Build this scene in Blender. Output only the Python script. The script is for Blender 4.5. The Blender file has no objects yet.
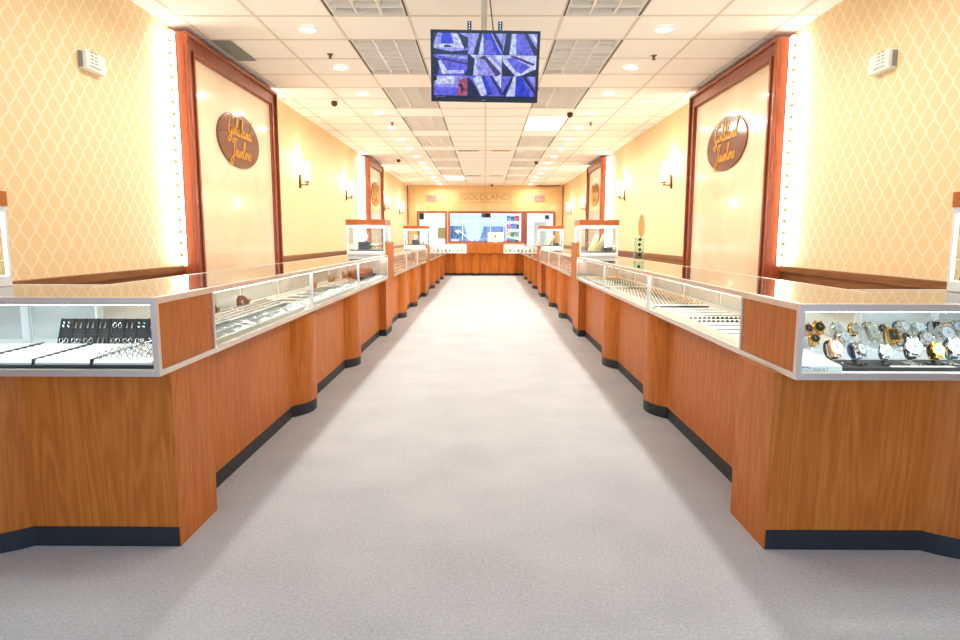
import bpy, bmesh, math, random
from mathutils import Vector, Matrix
random.seed(7)
PI = math.pi
scn = bpy.context.scene
col = scn.collection
CX = 0.0                      # centre line of the sales floor
CZ = 2.94                       # ceiling height
WU = 2.64                      # half width of the room
YB = 22.0                       # back wall
YF = -3.0                       # shop front behind the camera

# ------------------------------------------------------------------ materials
def lin(h):
    h = h.lstrip('#')
    v = [int(h[i:i+2], 16)/255 for i in (0, 2, 4)]
    return tuple(c/12.92 if c <= .04045 else ((c+.055)/1.055)**2.4 for c in v) + (1,)
MATS = {}
def pbr(name, color, rough=.5, metal=0., spec=.5, emis=None, es=0., coat=0.):
    m = bpy.data.materials.new(name); m.use_nodes = True
    b = m.node_tree.nodes['Principled BSDF']
    b.inputs['Base Color'].default_value = lin(color) if isinstance(color, str) else color
    b.inputs['Roughness'].default_value = rough
    b.inputs['Metallic'].default_value = metal
    b.inputs['Specular IOR Level'].default_value = spec
    b.inputs['Coat Weight'].default_value = coat
    if emis:
        b.inputs['Emission Color'].default_value = lin(emis)
        b.inputs['Emission Strength'].default_value = es
    MATS[name] = m
    return m
class NT:
    def __init__(s, m): s.t = m.node_tree; s.b = s.t.nodes.get('Principled BSDF')
    def n(s, ty, **k):
        x = s.t.nodes.new(ty)
        for a, v in k.items(): setattr(x, a, v)
        return x
    def l(s, a, b): s.t.links.new(a, b)
    def m(s, op, a, b=None, c=None):
        x = s.n('ShaderNodeMath', operation=op)
        for i, v in enumerate((a, b, c)):
            if v is None: continue
            if isinstance(v, (int, float)): x.inputs[i].default_value = v
            else: s.l(v, x.inputs[i])
        return x.outputs[0]
    def ramp(s, fac, stops):
        r = s.n('ShaderNodeValToRGB'); e = r.color_ramp.elements
        while len(e) < len(stops): e.new(.5)
        for i, (p, c) in enumerate(stops): e[i].position = p; e[i].color = lin(c)
        s.l(fac, r.inputs[0]); return r.outputs[0]

def wood(name, c0, c1, c2, scale=1., rough=.32, axis='Z', coat=.15):
    m = pbr(name, c1, rough, coat=coat, spec=.5 if 'cherry' in name else .22); t = NT(m)
    g = t.n('ShaderNodeNewGeometry')
    mp = t.n('ShaderNodeMapping')
    sc = {'Z': (7, 7, .55), 'Y': (7, .55, 7), 'X': (.55, 7, 7)}[axis]
    mp.inputs['Scale'].default_value = tuple(v*scale for v in sc)
    t.l(g.outputs['Position'], mp.inputs[0])
    n1 = t.n('ShaderNodeTexNoise'); n1.inputs['Scale'].default_value = 1.1; n1.inputs['Detail'].default_value = 3
    n1.inputs['Distortion'].default_value = .8
    t.l(mp.outputs[0], n1.inputs['Vector'])
    w = t.m('FRACT', t.m('MULTIPLY', n1.outputs[0], 9.))
    w = t.m('ABSOLUTE', t.m('SUBTRACT', w, .5))
    mp2 = t.n('ShaderNodeMapping'); mp2.inputs['Scale'].default_value = tuple(v*scale*12 for v in sc)
    t.l(g.outputs['Position'], mp2.inputs[0])
    n2 = t.n('ShaderNodeTexNoise'); n2.inputs['Scale'].default_value = 1; n2.inputs['Detail'].default_value = 2
    t.l(mp2.outputs[0], n2.inputs['Vector'])
    n3 = t.n('ShaderNodeTexNoise'); n3.inputs['Scale'].default_value = 1.3; t.l(g.outputs['Position'], n3.inputs['Vector'])
    f = t.m('ADD', t.m('MULTIPLY', w, .55), t.m('ADD', t.m('MULTIPLY', n2.outputs[0], .45), t.m('MULTIPLY', n3.outputs[0], .3)))
    t.l(t.ramp(f, [(.2, c0), (.5, c1), (.85, c2)]), t.b.inputs['Base Color'])
    return m
wood('maple', '#9e5219', '#b76623', '#c97c35', rough=.42, coat=0.)
wood('maple_cap', '#a85420', '#b86026', '#c46c30', axis='X')
wood('cherry', '#7e3617', '#954626', '#a85734', scale=1.4, coat=.3)
wood('cherry_side', '#7e3617', '#954626', '#a85734', scale=1.4, axis='Y', coat=.3)
wood('walnut', '#6e4420', '#865630', '#996840', axis='Y')

def thin_glass(name, tint='#fbfffd', strength=1.0, ex=5.):
    m = bpy.data.materials.new(name); m.use_nodes = True; nt = m.node_tree
    nt.nodes.clear(); t = NT(m)
    o = t.n('ShaderNodeOutputMaterial'); mx = t.n('ShaderNodeMixShader')
    tr = t.n('ShaderNodeBsdfTransparent'); tr.inputs[0].default_value = lin(tint)
    gl = t.n('ShaderNodeBsdfGlossy'); gl.inputs['Roughness'].default_value = .01
    lw = t.n('ShaderNodeLayerWeight'); lw.inputs['Blend'].default_value = .5
    f = t.m('POWER', lw.outputs['Facing'], ex)
    f = t.m('MULTIPLY', t.m('ADD', t.m('MULTIPLY', f, .95), .04), strength)
    t.l(f, mx.inputs[0]); t.l(tr.outputs[0], mx.inputs[1]); t.l(gl.outputs[0], mx.inputs[2])
    t.l(mx.outputs[0], o.inputs[0]); MATS[name] = m
thin_glass('glass'); thin_glass('window_glass', '#f2f8ff', .6)
thin_glass('green_glass', '#dff3ea'); thin_glass('top_glass', '#fbfffd', 1., 2.4)

def wallpaper():
    m = pbr('wallpaper', '#f4d492', .55); t = NT(m)
    g = t.n('ShaderNodeNewGeometry'); s = t.n('ShaderNodeSeparateXYZ'); t.l(g.outputs['Position'], s.inputs[0])
    u = t.m('DIVIDE', s.outputs[1], .128); v = t.m('DIVIDE', s.outputs[2], .166)
    gv = t.m('ADD', v, t.m('MULTIPLY', t.m('SINE', t.m('MULTIPLY', v, 4*PI)), -.035))
    def fam(x):
        return t.m('ABSOLUTE', t.m('SUBTRACT', t.m('FRACT', x), .5))
    a = fam(t.m('ADD', u, gv)); b = fam(t.m('SUBTRACT', u, gv))
    d = t.m('MAXIMUM', a, b)
    nz = t.n('ShaderNodeTexNoise'); nz.inputs['Scale'].default_value = 3.; t.l(g.outputs['Position'], nz.inputs['Vector'])
    line = t.n('ShaderNodeMapRange'); line.inputs[1].default_value = .405; line.inputs[2].default_value = .45
    t.l(d, line.inputs[0])
    mx = t.n('ShaderNodeMix', data_type='RGBA')
    t.l(line.outputs[0], mx.inputs[0]); mx.inputs[6].default_value = lin('#edcf9b'); mx.inputs[7].default_value = lin('#f2dfba')
    t.l(mx.outputs[2], t.b.inputs['Base Color'])
    r = t.m('MULTIPLY_ADD', line.outputs[0], -.2, .6); t.l(r, t.b.inputs['Roughness'])
    return m
wallpaper()
def marble():
    m = pbr('cream_marble', '#f0d8ae', .12, coat=.3); t = NT(m)
    g = t.n('ShaderNodeNewGeometry')
    n = t.n('ShaderNodeTexNoise'); n.inputs['Scale'].default_value = 2.2; n.inputs['Detail'].default_value = 6; n.inputs['Distortion'].default_value = .6
    t.l(g.outputs['Position'], n.inputs['Vector'])
    s = t.n('ShaderNodeSeparateXYZ'); t.l(g.outputs['Position'], s.inputs[0])
    def seam(o, p):
        f = t.m('ABSOLUTE', t.m('SUBTRACT', t.m('FRACT', t.m('DIVIDE', o, p)), .5)); return t.m('GREATER_THAN', f, .4965)
    h = seam(s.outputs[2], .46)
    c = t.ramp(n.outputs[0], [(.25, '#ecd2ac'), (.5, '#f1dbb8'), (.8, '#f6e6cb')])
    mx = t.n('ShaderNodeMix', data_type='RGBA'); t.l(t.m('MULTIPLY', h, .5), mx.inputs[0]); t.l(c, mx.inputs[6]); mx.inputs[7].default_value = lin('#d9b884')
    t.l(mx.outputs[2], t.b.inputs['Base Color'])
marble()
def backmarble():
    m = pbr('back_marble', '#e6be7e', .16); t = NT(m)
    g = t.n('ShaderNodeNewGeometry')
    n = t.n('ShaderNodeTexNoise'); n.inputs['Scale'].default_value = 1.6; n.inputs['Detail'].default_value = 5
    t.l(g.outputs['Position'], n.inputs['Vector'])
    s = t.n('ShaderNodeSeparateXYZ'); t.l(g.outputs['Position'], s.inputs[0])
    f = t.m('GREATER_THAN', t.m('ABSOLUTE', t.m('SUBTRACT', t.m('FRACT', t.m('DIVIDE', s.outputs[0], .87)), .5)), .493)
    c = t.ramp(n.outputs[0], [(.3, '#e3b97a'), (.7, '#ecca90')])
    mx = t.n('ShaderNodeMix', data_type='RGBA'); t.l(t.m('MULTIPLY', f, .5), mx.inputs[0]); t.l(c, mx.inputs[6]); mx.inputs[7].default_value = lin('#c99c5c')
    t.l(mx.outputs[2], t.b.inputs['Base Color'])
backmarble()
def carpet():
    m = pbr('carpet', '#b9b2a8', .95, spec=.1); t = NT(m)
    g = t.n('ShaderNodeNewGeometry')
    n = t.n('ShaderNodeTexNoise'); n.inputs['Scale'].default_value = 240.; n.inputs['Detail'].default_value = 2
    n2 = t.n('ShaderNodeTexNoise'); n2.inputs['Scale'].default_value = 2.5; n2.inputs['Detail'].default_value = 5
    n3 = t.n('ShaderNodeTexNoise'); n3.inputs['Scale'].default_value = 85.; n3.inputs['Detail'].default_value = 4
    for k in (n, n2, n3): t.l(g.outputs['Position'], k.inputs['Vector'])
    f = t.m('ADD', t.m('MULTIPLY', n.outputs[0], .45), t.m('ADD', t.m('MULTIPLY', n2.outputs[0], .2), t.m('MULTIPLY', n3.outputs[0], .35)))
    t.l(t.ramp(f, [(.3, '#94969c'), (.5, '#b7b8bb'), (.72, '#d3d3d3')]), t.b.inputs['Base Color'])
    bp = t.n('ShaderNodeBump'); bp.inputs['Strength'].default_value = .5; bp.inputs['Distance'].default_value = .006
    t.l(n3.outputs[0], bp.inputs['Height']); t.l(bp.outputs[0], t.b.inputs['Normal'])
carpet()
pbr('tile', '#f9f4ec', .9); pbr('tile_grid', '#dccfba', .7); pbr('toe', '#1f2226', .45)
pbr('metal', '#e3dcd4', .32, .75); pbr('white', '#f7f6f2', .45); pbr('deck', '#f4f3ee', .5)
pbr('grey_edge', '#aaa690', .6); pbr('black', '#131416', .4); pbr('charcoal', '#2b2b2d', .6)
pbr('bronze', '#5b3a20', .35, .8); pbr('chrome', '#d8d8da', .18, 1.); pbr('gold', '#d9a541', .25, 1.)
pbr('silver', '#d9dadc', .2, 1.); pbr('pad', '#e6e5e2', .7); pbr('brown_velvet', '#5b3426', .8)
pbr('olive', '#8b7d4c', .7); pbr('steel_blue', '#3f6ea5', .35, .3); pbr('rose', '#d69a7e', .3, .8)
pbr('sign_brown', '#743a1e', .12, coat=.3); pbr('sign_gold', '#e0a83c', .35, .4)
pbr('plastic', '#f0ebe0', .4); pbr('vent_grey', '#8c8f80', .6); pbr('slot_dark', '#5a4022', .7)
pbr('louver', '#efe8dc', .4, .1); pbr('housing', '#f0e9dd', .6); pbr('dial_white', '#adb1b6', .35)
pbr('dial_black', '#15171a', .25); pbr('leather', '#3a241b', .55); pbr('orange_wood', '#c98a3f', .5)
pbr('red', '#b3261e', .5); pbr('green', '#3f7c46', .5); pbr('blue', '#3f6fb0', .5); pbr('tan', '#d9a868', .6)
pbr('room_white', '#eef2f5', .7); pbr('pale_blue', '#cfe0ec', .6); pbr('asphalt', '#8f939a', .9)
pbr('car_blue', '#7f9fd0', .3, coat=.5); pbr('car_grey', '#a9b6c8', .3, coat=.5); pbr('car_glass', '#4a5f80', .1, coat=.5); pbr('engrave', '#b98f50', .4)
pbr('lamp_on', '#ffffff', .5, emis='#fff1dc', es=14.)
pbr('tube_on', '#ffffff', .5, emis='#fffaf0', es=26.)
pbr('tube_cool', '#ffffff', .5, emis='#eaf4ff', es=34.)
pbr('mirror', '#e6e9e6', .12, .35)
pbr('led_on', '#ffffff', .5, emis='#fff6ee', es=26.)
pbr('shade_on', '#fff4e0', .5, emis='#ffe9c2', es=7.)
pbr('panel_on', '#ffffff', .5, emis='#fff7ea', es=3.)
pbr('exit_face', '#d98f88', .5, emis='#e88a90', es=.12); pbr('exit_red', '#d0202c', .5, emis='#e03040', es=.8)
for nm, c, e in (('s_navy', '#0b1140', .9), ('s_blue', '#2234d0', .9), ('s_violet', '#625fe6', 1.), ('s_lav', '#9a99f6', 1.), ('s_white', '#cdd4ff', 1.1),
                 ('s_plum', '#4a2a70', .8), ('s_red', '#b04a6a', .8)):
    pbr(nm, '#000000', .25, emis=c, es=e)

for nm in ('s_navy', 's_blue', 's_violet', 's_lav', 's_white', 's_plum', 's_red'):
    t = NT(MATS[nm]); g = t.n('ShaderNodeNewGeometry'); n = t.n('ShaderNodeTexNoise'); n.inputs['Scale'].default_value = 42.; n.inputs['Detail'].default_value = 4
    t.l(g.outputs['Position'], n.inputs['Vector'])
    r = t.n('ShaderNodeMapRange'); r.inputs[1].default_value = .32; r.inputs[2].default_value = .68; r.inputs[3].default_value = .45; r.inputs[4].default_value = 1.25
    t.l(n.outputs[0], r.inputs[0]); t.l(r.outputs[0], t.b.inputs['Emission Strength'])
# ------------------------------------------------------------------ mesh builder
class MB:
    def __init__(s, xf=None): s.v = []; s.f = []; s.mi = []; s.xf = xf; s.k = 0
    def P(s, p): return tuple(s.xf(*p)) if s.xf else tuple(p)
    def add(s, vs, fs):
        o = len(s.v); s.v += [s.P(p) for p in vs]; s.f += [tuple(i+o for i in f) for f in fs]; s.mi += [s.k]*len(fs); return s
    def box(s, x0, x1, y0, y1, z0, z1):
        vs = [(x, y, z) for z in (z0, z1) for y in (y0, y1) for x in (x0, x1)]
        return s.add(vs, [(0, 2, 3, 1), (4, 5, 7, 6), (0, 1, 5, 4), (2, 6, 7, 3), (0, 4, 6, 2), (1, 3, 7, 5)])
    def obox(s, c, d, M):                      # box of size d around c turned by matrix M
        vs = [Vector(c)+M@Vector((x*d[0]/2, y*d[1]/2, z*d[2]/2)) for z in (-1, 1) for y in (-1, 1) for x in (-1, 1)]
        return s.add([tuple(p) for p in vs], [(0, 2, 3, 1), (4, 5, 7, 6), (0, 1, 5, 4), (2, 6, 7, 3), (0, 4, 6, 2), (1, 3, 7, 5)])
    def prism(s, pts, z0, z1):                 # footprint in x,y
        n = len(pts)
        vs = [(x, y, z0) for x, y in pts]+[(x, y, z1) for x, y in pts]
        fs = [tuple(range(n))[::-1], tuple(range(n, 2*n))]+[(i, (i+1) % n, n+(i+1) % n, n+i) for i in range(n)]
        return s.add(vs, fs)
    def extr(s, pts, d):                       # 3-D polygon extruded by vector d
        n = len(pts); d = Vector(d)
        vs = [tuple(p) for p in pts]+[tuple(Vector(p)+d) for p in pts]
        fs = [tuple(range(n))[::-1], tuple(range(n, 2*n))]+[(i, (i+1) % n, n+(i+1) % n, n+i) for i in range(n)]
        return s.add(vs, fs)
    def cyl(s, p0, p1, r0, r1=None, n=16, caps=True):
        r1 = r0 if r1 is None else r1
        p0 = Vector(p0); p1 = Vector(p1); a = (p1-p0).normalized()
        u = a.orthogonal().normalized(); w = a.cross(u)
        vs = [tuple(p+(u*math.cos(2*PI*i/n)+w*math.sin(2*PI*i/n))*r) for p, r in ((p0, r0), (p1, r1)) for i in range(n)]
        fs = [(i, (i+1) % n, n+(i+1) % n, n+i) for i in range(n)]
        if caps: fs += [tuple(range(n))[::-1], tuple(range(n, 2*n))]
        return s.add(vs, fs)
    def tube(s, pts, r, n=6, closed=False, flat=1.):
        pts = [Vector(p) for p in pts]; m = len(pts); rings = []
        nrm = None
        for i, p in enumerate(pts):
            a = (pts[(i+1) % m]-pts[i-1]) if (closed or 0 < i < m-1) else (pts[min(i+1, m-1)]-pts[max(i-1, 0)])
            a.normalize()
            nrm = a.orthogonal().normalized() if nrm is None else (nrm-a*nrm.dot(a)).normalized()
            w = a.cross(nrm)
            rings.append([tuple(p+(nrm*math.cos(2*PI*k/n)+w*math.sin(2*PI*k/n)*flat)*r) for k in range(n)])
        vs = [q for g in rings for q in g]; fs = []
        for i in range(m if closed else m-1):
            j = (i+1) % m
            fs += [(i*n+k, i*n+(k+1) % n, j*n+(k+1) % n, j*n+k) for k in range(n)]
        if not closed: fs += [tuple(range(n))[::-1], tuple(range((m-1)*n, m*n))]
        return s.add(vs, fs)
    def sph(s, c, r, n=10, m=6, z0=-1., sc=(1, 1, 1)):
        vs = []; fs = []
        for j in range(m+1):
            th = -PI/2+PI*j/m
            zz = max(math.sin(th), z0)
            for i in range(n):
                rr = math.cos(th) if math.sin(th) >= z0 else math.sqrt(max(0, 1-z0*z0))
                vs.append((c[0]+r*sc[0]*rr*math.cos(2*PI*i/n), c[1]+r*sc[1]*rr*math.sin(2*PI*i/n), c[2]+r*sc[2]*zz))
        for j in range(m):
            for i in range(n): fs.append((j*n+i, j*n+(i+1) % n, (j+1)*n+(i+1) % n, (j+1)*n+i))
        return s.add(vs, fs)
    def build(s, name, mat, parent=None, kind=None, smooth=False, bevel=0.):
        off = Vector((0, 0, 0)); q = parent
        while q is not None: off += q.location; q = q.parent
        me = bpy.data.meshes.new(name)
        me.from_pydata([tuple(Vector(p)-off) for p in s.v], [], s.f)
        mats = mat if isinstance(mat, (list, tuple)) else [mat]
        for k in mats: me.materials.append(MATS[k])
        if len(mats) > 1: me.polygons.foreach_set('material_index', s.mi)
        b = bmesh.new(); b.from_mesh(me); bmesh.ops.remove_doubles(b, verts=b.verts, dist=1e-6)
        bmesh.ops.recalc_face_normals(b, faces=b.faces); b.to_mesh(me); b.free()
        if smooth:
            me.polygons.foreach_set('use_smooth', [True]*len(me.polygons))
            me.set_sharp_from_angle(angle=math.radians(40))
        o = bpy.data.objects.new(name, me); col.objects.link(o)
        if parent: o.parent = parent
        if kind: o['kind'] = kind
        if bevel:
            md = o.modifiers.new('bevel', 'BEVEL'); md.width = bevel; md.segments = 2; md.limit_method = 'ANGLE'
        return o
def tag(o, label, cat, group=None):
    o['label'] = label; o['category'] = cat
    if group: o['group'] = group
    return o
def thing(name, label, cat, loc=(0, 0, 0), group=None):
    o = bpy.data.objects.new(name, None); col.objects.link(o); o.location = loc; o.empty_display_size = .1
    return tag(o, label, cat, group)
def dup(root, loc, rot=None, label=None, group=None, scale=None):
    r = root.copy(); col.objects.link(r); r.location = loc
    if rot is not None: r.rotation_euler = rot
    if scale: r.scale = (scale,)*3
    if label: r['label'] = label
    if group: r['group'] = group
    def rec(a, b):
        for ch in list(a.children):
            c = ch.copy(); col.objects.link(c); c.parent = b; rec(ch, c)
    rec(root, r)
    return r
def box(name, mat, b, parent=None, kind=None, bevel=0.): return MB().box(*b).build(name, mat, parent, kind, bevel=bevel)
def light(name, kind, loc, rot, power, color, size=.1, size_y=None, parent=None, spread=None, shape=None):
    d = bpy.data.lights.new(name, kind); d.energy = power; d.color = color
    if kind == 'AREA':
        d.shape = shape or ('RECTANGLE' if size_y else 'DISK'); d.size = size
        if size_y: d.size_y = size_y
        if spread: d.spread = spread
    else: d.shadow_soft_size = size
    o = bpy.data.objects.new(name, d); col.objects.link(o); o.location = loc; o.rotation_euler = rot
    if parent:
        o.parent = parent; o.location = Vector(loc)-parent.location
    return o
def side(s): return lambda u, y, z: (CX+s*u, y, z)
WARM = (1., .86, .68); NEUT = (1., .96, .9); COOL = (.62, .78, 1.)
SIDE = {-1: 'left', 1: 'right'}
ORD = ['nearest', 'second', 'third', 'fourth', 'fifth', 'sixth', 'seventh', 'eighth', 'ninth', 'tenth', 'eleventh', 'twelfth', 'thirteenth', 'fourteenth',
       'fifteenth', 'sixteenth', 'seventeenth', 'eighteenth', 'nineteenth', 'twentieth']
def nth(i): return 'nearest' if i == 0 else ORD[i]+' from camera'

# ------------------------------------------------------------------ room shell
box('floor', 'carpet', (CX-3.2, CX+3.2, YF-.2, 27.2, -.1, 0), kind='structure')
for s in (-1, 1):
    b = MB(side(s)).box(WU, WU+.15, YF, YB+.1, 0, CZ+.25)
    b.build('wall_'+SIDE[s], 'wallpaper', kind='structure')
    # brown dado rail and wainscot
    r = MB(side(s)).box(WU-.025, WU-.0005, YF, YB, 0, .90).build('wainscot_'+SIDE[s], 'walnut', kind='structure')
    tr = MB(side(s)).box(WU-.04, WU-.0005, YF, YB, .90, .955).build('trim_%d' % (1 if s < 0 else 2), 'walnut', kind='structure', bevel=.004)
    MB(side(s)).box(WU-.03, WU-.0005, YB-.05, YB-.001, .96, CZ-.002).build('trim_%d' % (3 if s < 0 else 4), 'walnut', kind='structure')
# back wall with three openings
DX = [(-2.30, -1.31), (-1.245, 1.28), (1.37, 2.37)]
TOP = 2.055; SILL = 1.03
b = MB()
b.box(CX-WU, DX[0][0], YB, YB+.15, 0, CZ); b.box(DX[0][1], DX[1][0], YB, YB+.15, 0, CZ)
b.box(DX[1][1], DX[2][0], YB, YB+.15, 0, CZ); b.box(DX[2][1], CX+WU, YB, YB+.15, 0, CZ)
b.box(DX[1][0], DX[1][1], YB, YB+.15, 0, SILL)
for x0, x1 in DX: b.box(x0, x1, YB, YB+.15, TOP, CZ)
b.build('wall_back', 'back_marble', kind='structure')
for i, (x0, x1) in enumerate(DX):
    z0 = SILL if i == 1 else 0
    nm = {0: 'door_1', 1: 'window_1', 2: 'door_2'}[i]
    f = MB(); w = .05; y0, y1 = YB-.03, YB+.17
    f.box(x0-.01, x0+w, y0, y1, z0, TOP+.02); f.box(x1-w, x1+.01, y0, y1, z0, TOP+.02); f.box(x0+w, x1-w, y0, y1, TOP-w, TOP+.02)
    if i == 1: f.box(x0+w, x1-w, y0, y1, z0-.01, z0+.04)
    fr = f.build(nm, 'cherry', kind='structure', bevel=.004)
    if i == 1: box('window_pane', 'window_glass', (x0+w, x1-w, YB+.06, YB+.068, z0+.04, TOP-w), fr)
MB().box(DX[1][1]+.012, DX[2][0]-.012, YB-.035, YB-.001, 1.0, TOP+.02).build('trim_5', 'cherry', kind='structure')
box('trim_6', 'walnut', (1.75, 2.5, YB-.06, YB-.001, CZ-.04, CZ-.004), kind='structure')
# shop front behind the camera: piers, sill, header, glass and mullions
b = MB()
b.box(CX-WU-.15, CX-2.4, YF-.15, YF, 0, CZ+.25); b.box(CX+2.4, CX+WU+.15, YF-.15, YF, 0, CZ+.25)
b.box(CX-2.4, CX+2.4, YF-.15, YF, 2.6, CZ+.25); b.box(CX-2.4, CX+2.4, YF-.15, YF, 0, .25)
wf = b.build('wall_front', 'wallpaper', kind='structure')
b = MB()
for x in (-2.36, -1.2, 0, 1.2, 2.36): b.box(CX+x-.03, CX+x+.03, YF-.1, YF-.04, .25, 2.6)
b.box(CX-2.4, CX+2.4, YF-.1, YF-.04, .25, .31); b.box(CX-2.4, CX+2.4, YF-.1, YF-.04, 2.1, 2.15)
w2 = b.build('window_2', 'metal', kind='structure')
box('window_pane', 'window_glass', (CX-2.33, CX+2.33, YF-.075, YF-.068, .31, 2.6), w2)

# ceiling: lay-in tiles with holes for the troffers
TRO = [4.11+1.83*k for k in range(9)]
xs = [-WU]+[-2.44+.61*k for k in range(9)]+[WU]
ylines = [5.94+.61*k for k in range(-14, 27)]
ylines = [YF]+[y for y in ylines if y > YF+.02 and y < YB-.02]+[YB+.1]
def intro(u, y):
    return .61 < abs(u) < 1.22 and any(t < y < t+1.22 for t in TRO)
b = MB()
for i in range(len(xs)-1):
    for j in range(len(ylines)-1):
        u = (xs[i]+xs[i+1])/2; y = (ylines[j]+ylines[j+1])/2
        if not intro(u, y): b.box(CX+xs[i]+.001, CX+xs[i+1]-.001, ylines[j]+.001, ylines[j+1]-.001, CZ, CZ+.02)
ceil = b.build('ceiling', 'tile', kind='structure')
b = MB()
for x in xs[1:-1]: b.box(CX+x-.012, CX+x+.012, YF, YB, CZ-.004, CZ+.0005)
for y in ylines[1:-1]:
    for i in range(len(xs)-1):
        u = (xs[i]+xs[i+1])/2
        if intro(u, y-.1) and intro(u, y+.1): continue
        b.box(CX+xs[i]+.012, CX+xs[i+1]-.012, y-.012, y+.012, CZ-.004, CZ+.0005)
b.build('ceiling_grid', 'tile_grid', ceil)
box('ceiling_deck', 'charcoal', (CX-WU, CX+WU, YF, YB+.1, CZ+.2, CZ+.25), ceil)

# ------------------------------------------------------------------ troffers
def troffer(lit):
    t = thing('troffer_light', 'x', 'ceiling light', (0, 0, CZ))
    h = MB(); a, c = .297, .602
    h.box(-a, a, -c, c, CZ+.13, CZ+.14); h.box(-a, -a+.012, -c, c, CZ+.0, CZ+.13); h.box(a-.012, a, -c, c, CZ, CZ+.13)
    h.box(-a+.012, a-.012, -c, -c+.012, CZ, CZ+.13); h.box(-a+.012, a-.012, c-.012, c, CZ, CZ+.13)
    h.build('housing', 'housing', t)
    e = MB().box(-a-.006, -a+.008, -c, c, CZ-.006, CZ-.001).box(a-.008, a+.006, -c, c, CZ-.006, CZ-.001)
    e.build('edge_trim', 'charcoal', t)
    if lit:
        MB().box(-a+.012, a-.012, -c+.012, c-.012, CZ+.006, CZ+.012).build('diffuser', 'panel_on', t)
    else:
        l = MB()
        for x in (-.0955, .0955): l.extr([(x-.006, -c+.012, CZ+.004), (x+.006, -c+.012, CZ+.004), (x+.018, -c+.012, CZ+.055), (x-.018, -c+.012, CZ+.055)], (0, 2*c-.024, 0))
        for s in (-1, 1): l.extr([(s*(a-.012), -c+.012, CZ+.004), (s*(a-.02), -c+.012, CZ+.004), (s*(a-.04), -c+.012, CZ+.055), (s*(a-.012), -c+.012, CZ+.055)], (0, 2*c-.024, 0))
        for k in range(-4, 5):
            y = k*.15
            if abs(y) < c-.02: l.extr([(-a+.013, y-.003, CZ+.006), (-a+.013, y+.003, CZ+.006), (-a+.013, y+.012, CZ+.05), (-a+.013, y-.012, CZ+.05)], (2*a-.026, 0, 0))
        l.build('louver', 'louver', t)
        g = MB()
        for x in (-.19, 0, .19): g.cyl((x, -.56, CZ+.105), (x, .56, CZ+.105), .012, n=8)
        g.build('lamp_tubes', 'white', t)
    return t
p0 = troffer(False); p1 = troffer(True); used0 = used1 = False
for s in (-1, 1):
    for k, y in enumerate(TRO):
        lit = (s == 1 and k == 3) or (s == -1 and k == 8)
        loc = (CX+s*.915, y+.61, CZ)
        lab = ('lit white ceiling troffer panel %s' % ('behind the right edge of the hanging monitor' if s == 1 else 'at the far end of the left troffer row')) if lit else \
              'unlit louvered ceiling troffer, %s in the row %s of the monitor' % (nth(k), SIDE[s])
        grp = None if lit else 'unlit louvered troffers in the ceiling'
        src = p1 if lit else p0
        if (lit and not used1) or (not lit and not used0):
            src.location = loc; o = src
            if lit: used1 = True
            else: used0 = True
            o['label'] = lab
            if grp: o['group'] = grp
        else: o = dup(src, loc, None, lab, grp)
        if lit:
            light('troffer_lamp', 'AREA', (loc[0], loc[1], CZ-.008), (0, 0, 0), 22, NEUT, .55, 1.15, o)

# ------------------------------------------------------------------ downlights
def downlight():
    t = thing('ceiling_downlight', 'x', 'downlight', (0, 0, CZ))
    r = MB(); n = 24
    ring = [(.065, .0), (.088, .0), (.09, -.008), (.07, -.012), (.065, 0)]
    vs = []; fs = []
    for (rr, z) in ring[:4]:
        vs += [(rr*math.cos(2*PI*i/n), rr*math.sin(2*PI*i/n), CZ-.005+z) for i in range(n)]
    for j in range(4):
        for i in range(n): fs.append((j*n+i, j*n+(i+1) % n, ((j+1) % 4)*n+(i+1) % n, ((j+1) % 4)*n+i))
    r.add(vs, fs); r.build('trim_ring', 'white', t, smooth=True)
    MB().cyl((0, 0, CZ-.008), (0, 0, CZ-.004), .066, n=20).build('lens', 'lamp_on', t)
    return t
dl = downlight(); first = True
DLY = [5.635+1.22*k for k in range(-2, 14)]
for s in (-1, 1):
    vis = 0
    for y in DLY:
        lab = 'round recessed downlight, %s in the row along the %s wall' % (nth(vis), SIDE[s]) if y > 5 else 'round recessed downlight above the camera by the %s wall' % SIDE[s]
        loc = (CX+s*1.495, y, CZ)
        grp = 'recessed downlights in two rows'
        if first: o = dl; o.location = loc; o['label'] = lab; o['group'] = grp; first = False
        else: o = dup(dl, loc, None, lab, grp)
        if y > 5: vis += 1
        light('downlight_lamp', 'AREA', (loc[0], y, CZ-.02), (0, 0, 0), 8, (1., .95, .88), .13, None, o, math.radians(165))

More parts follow.
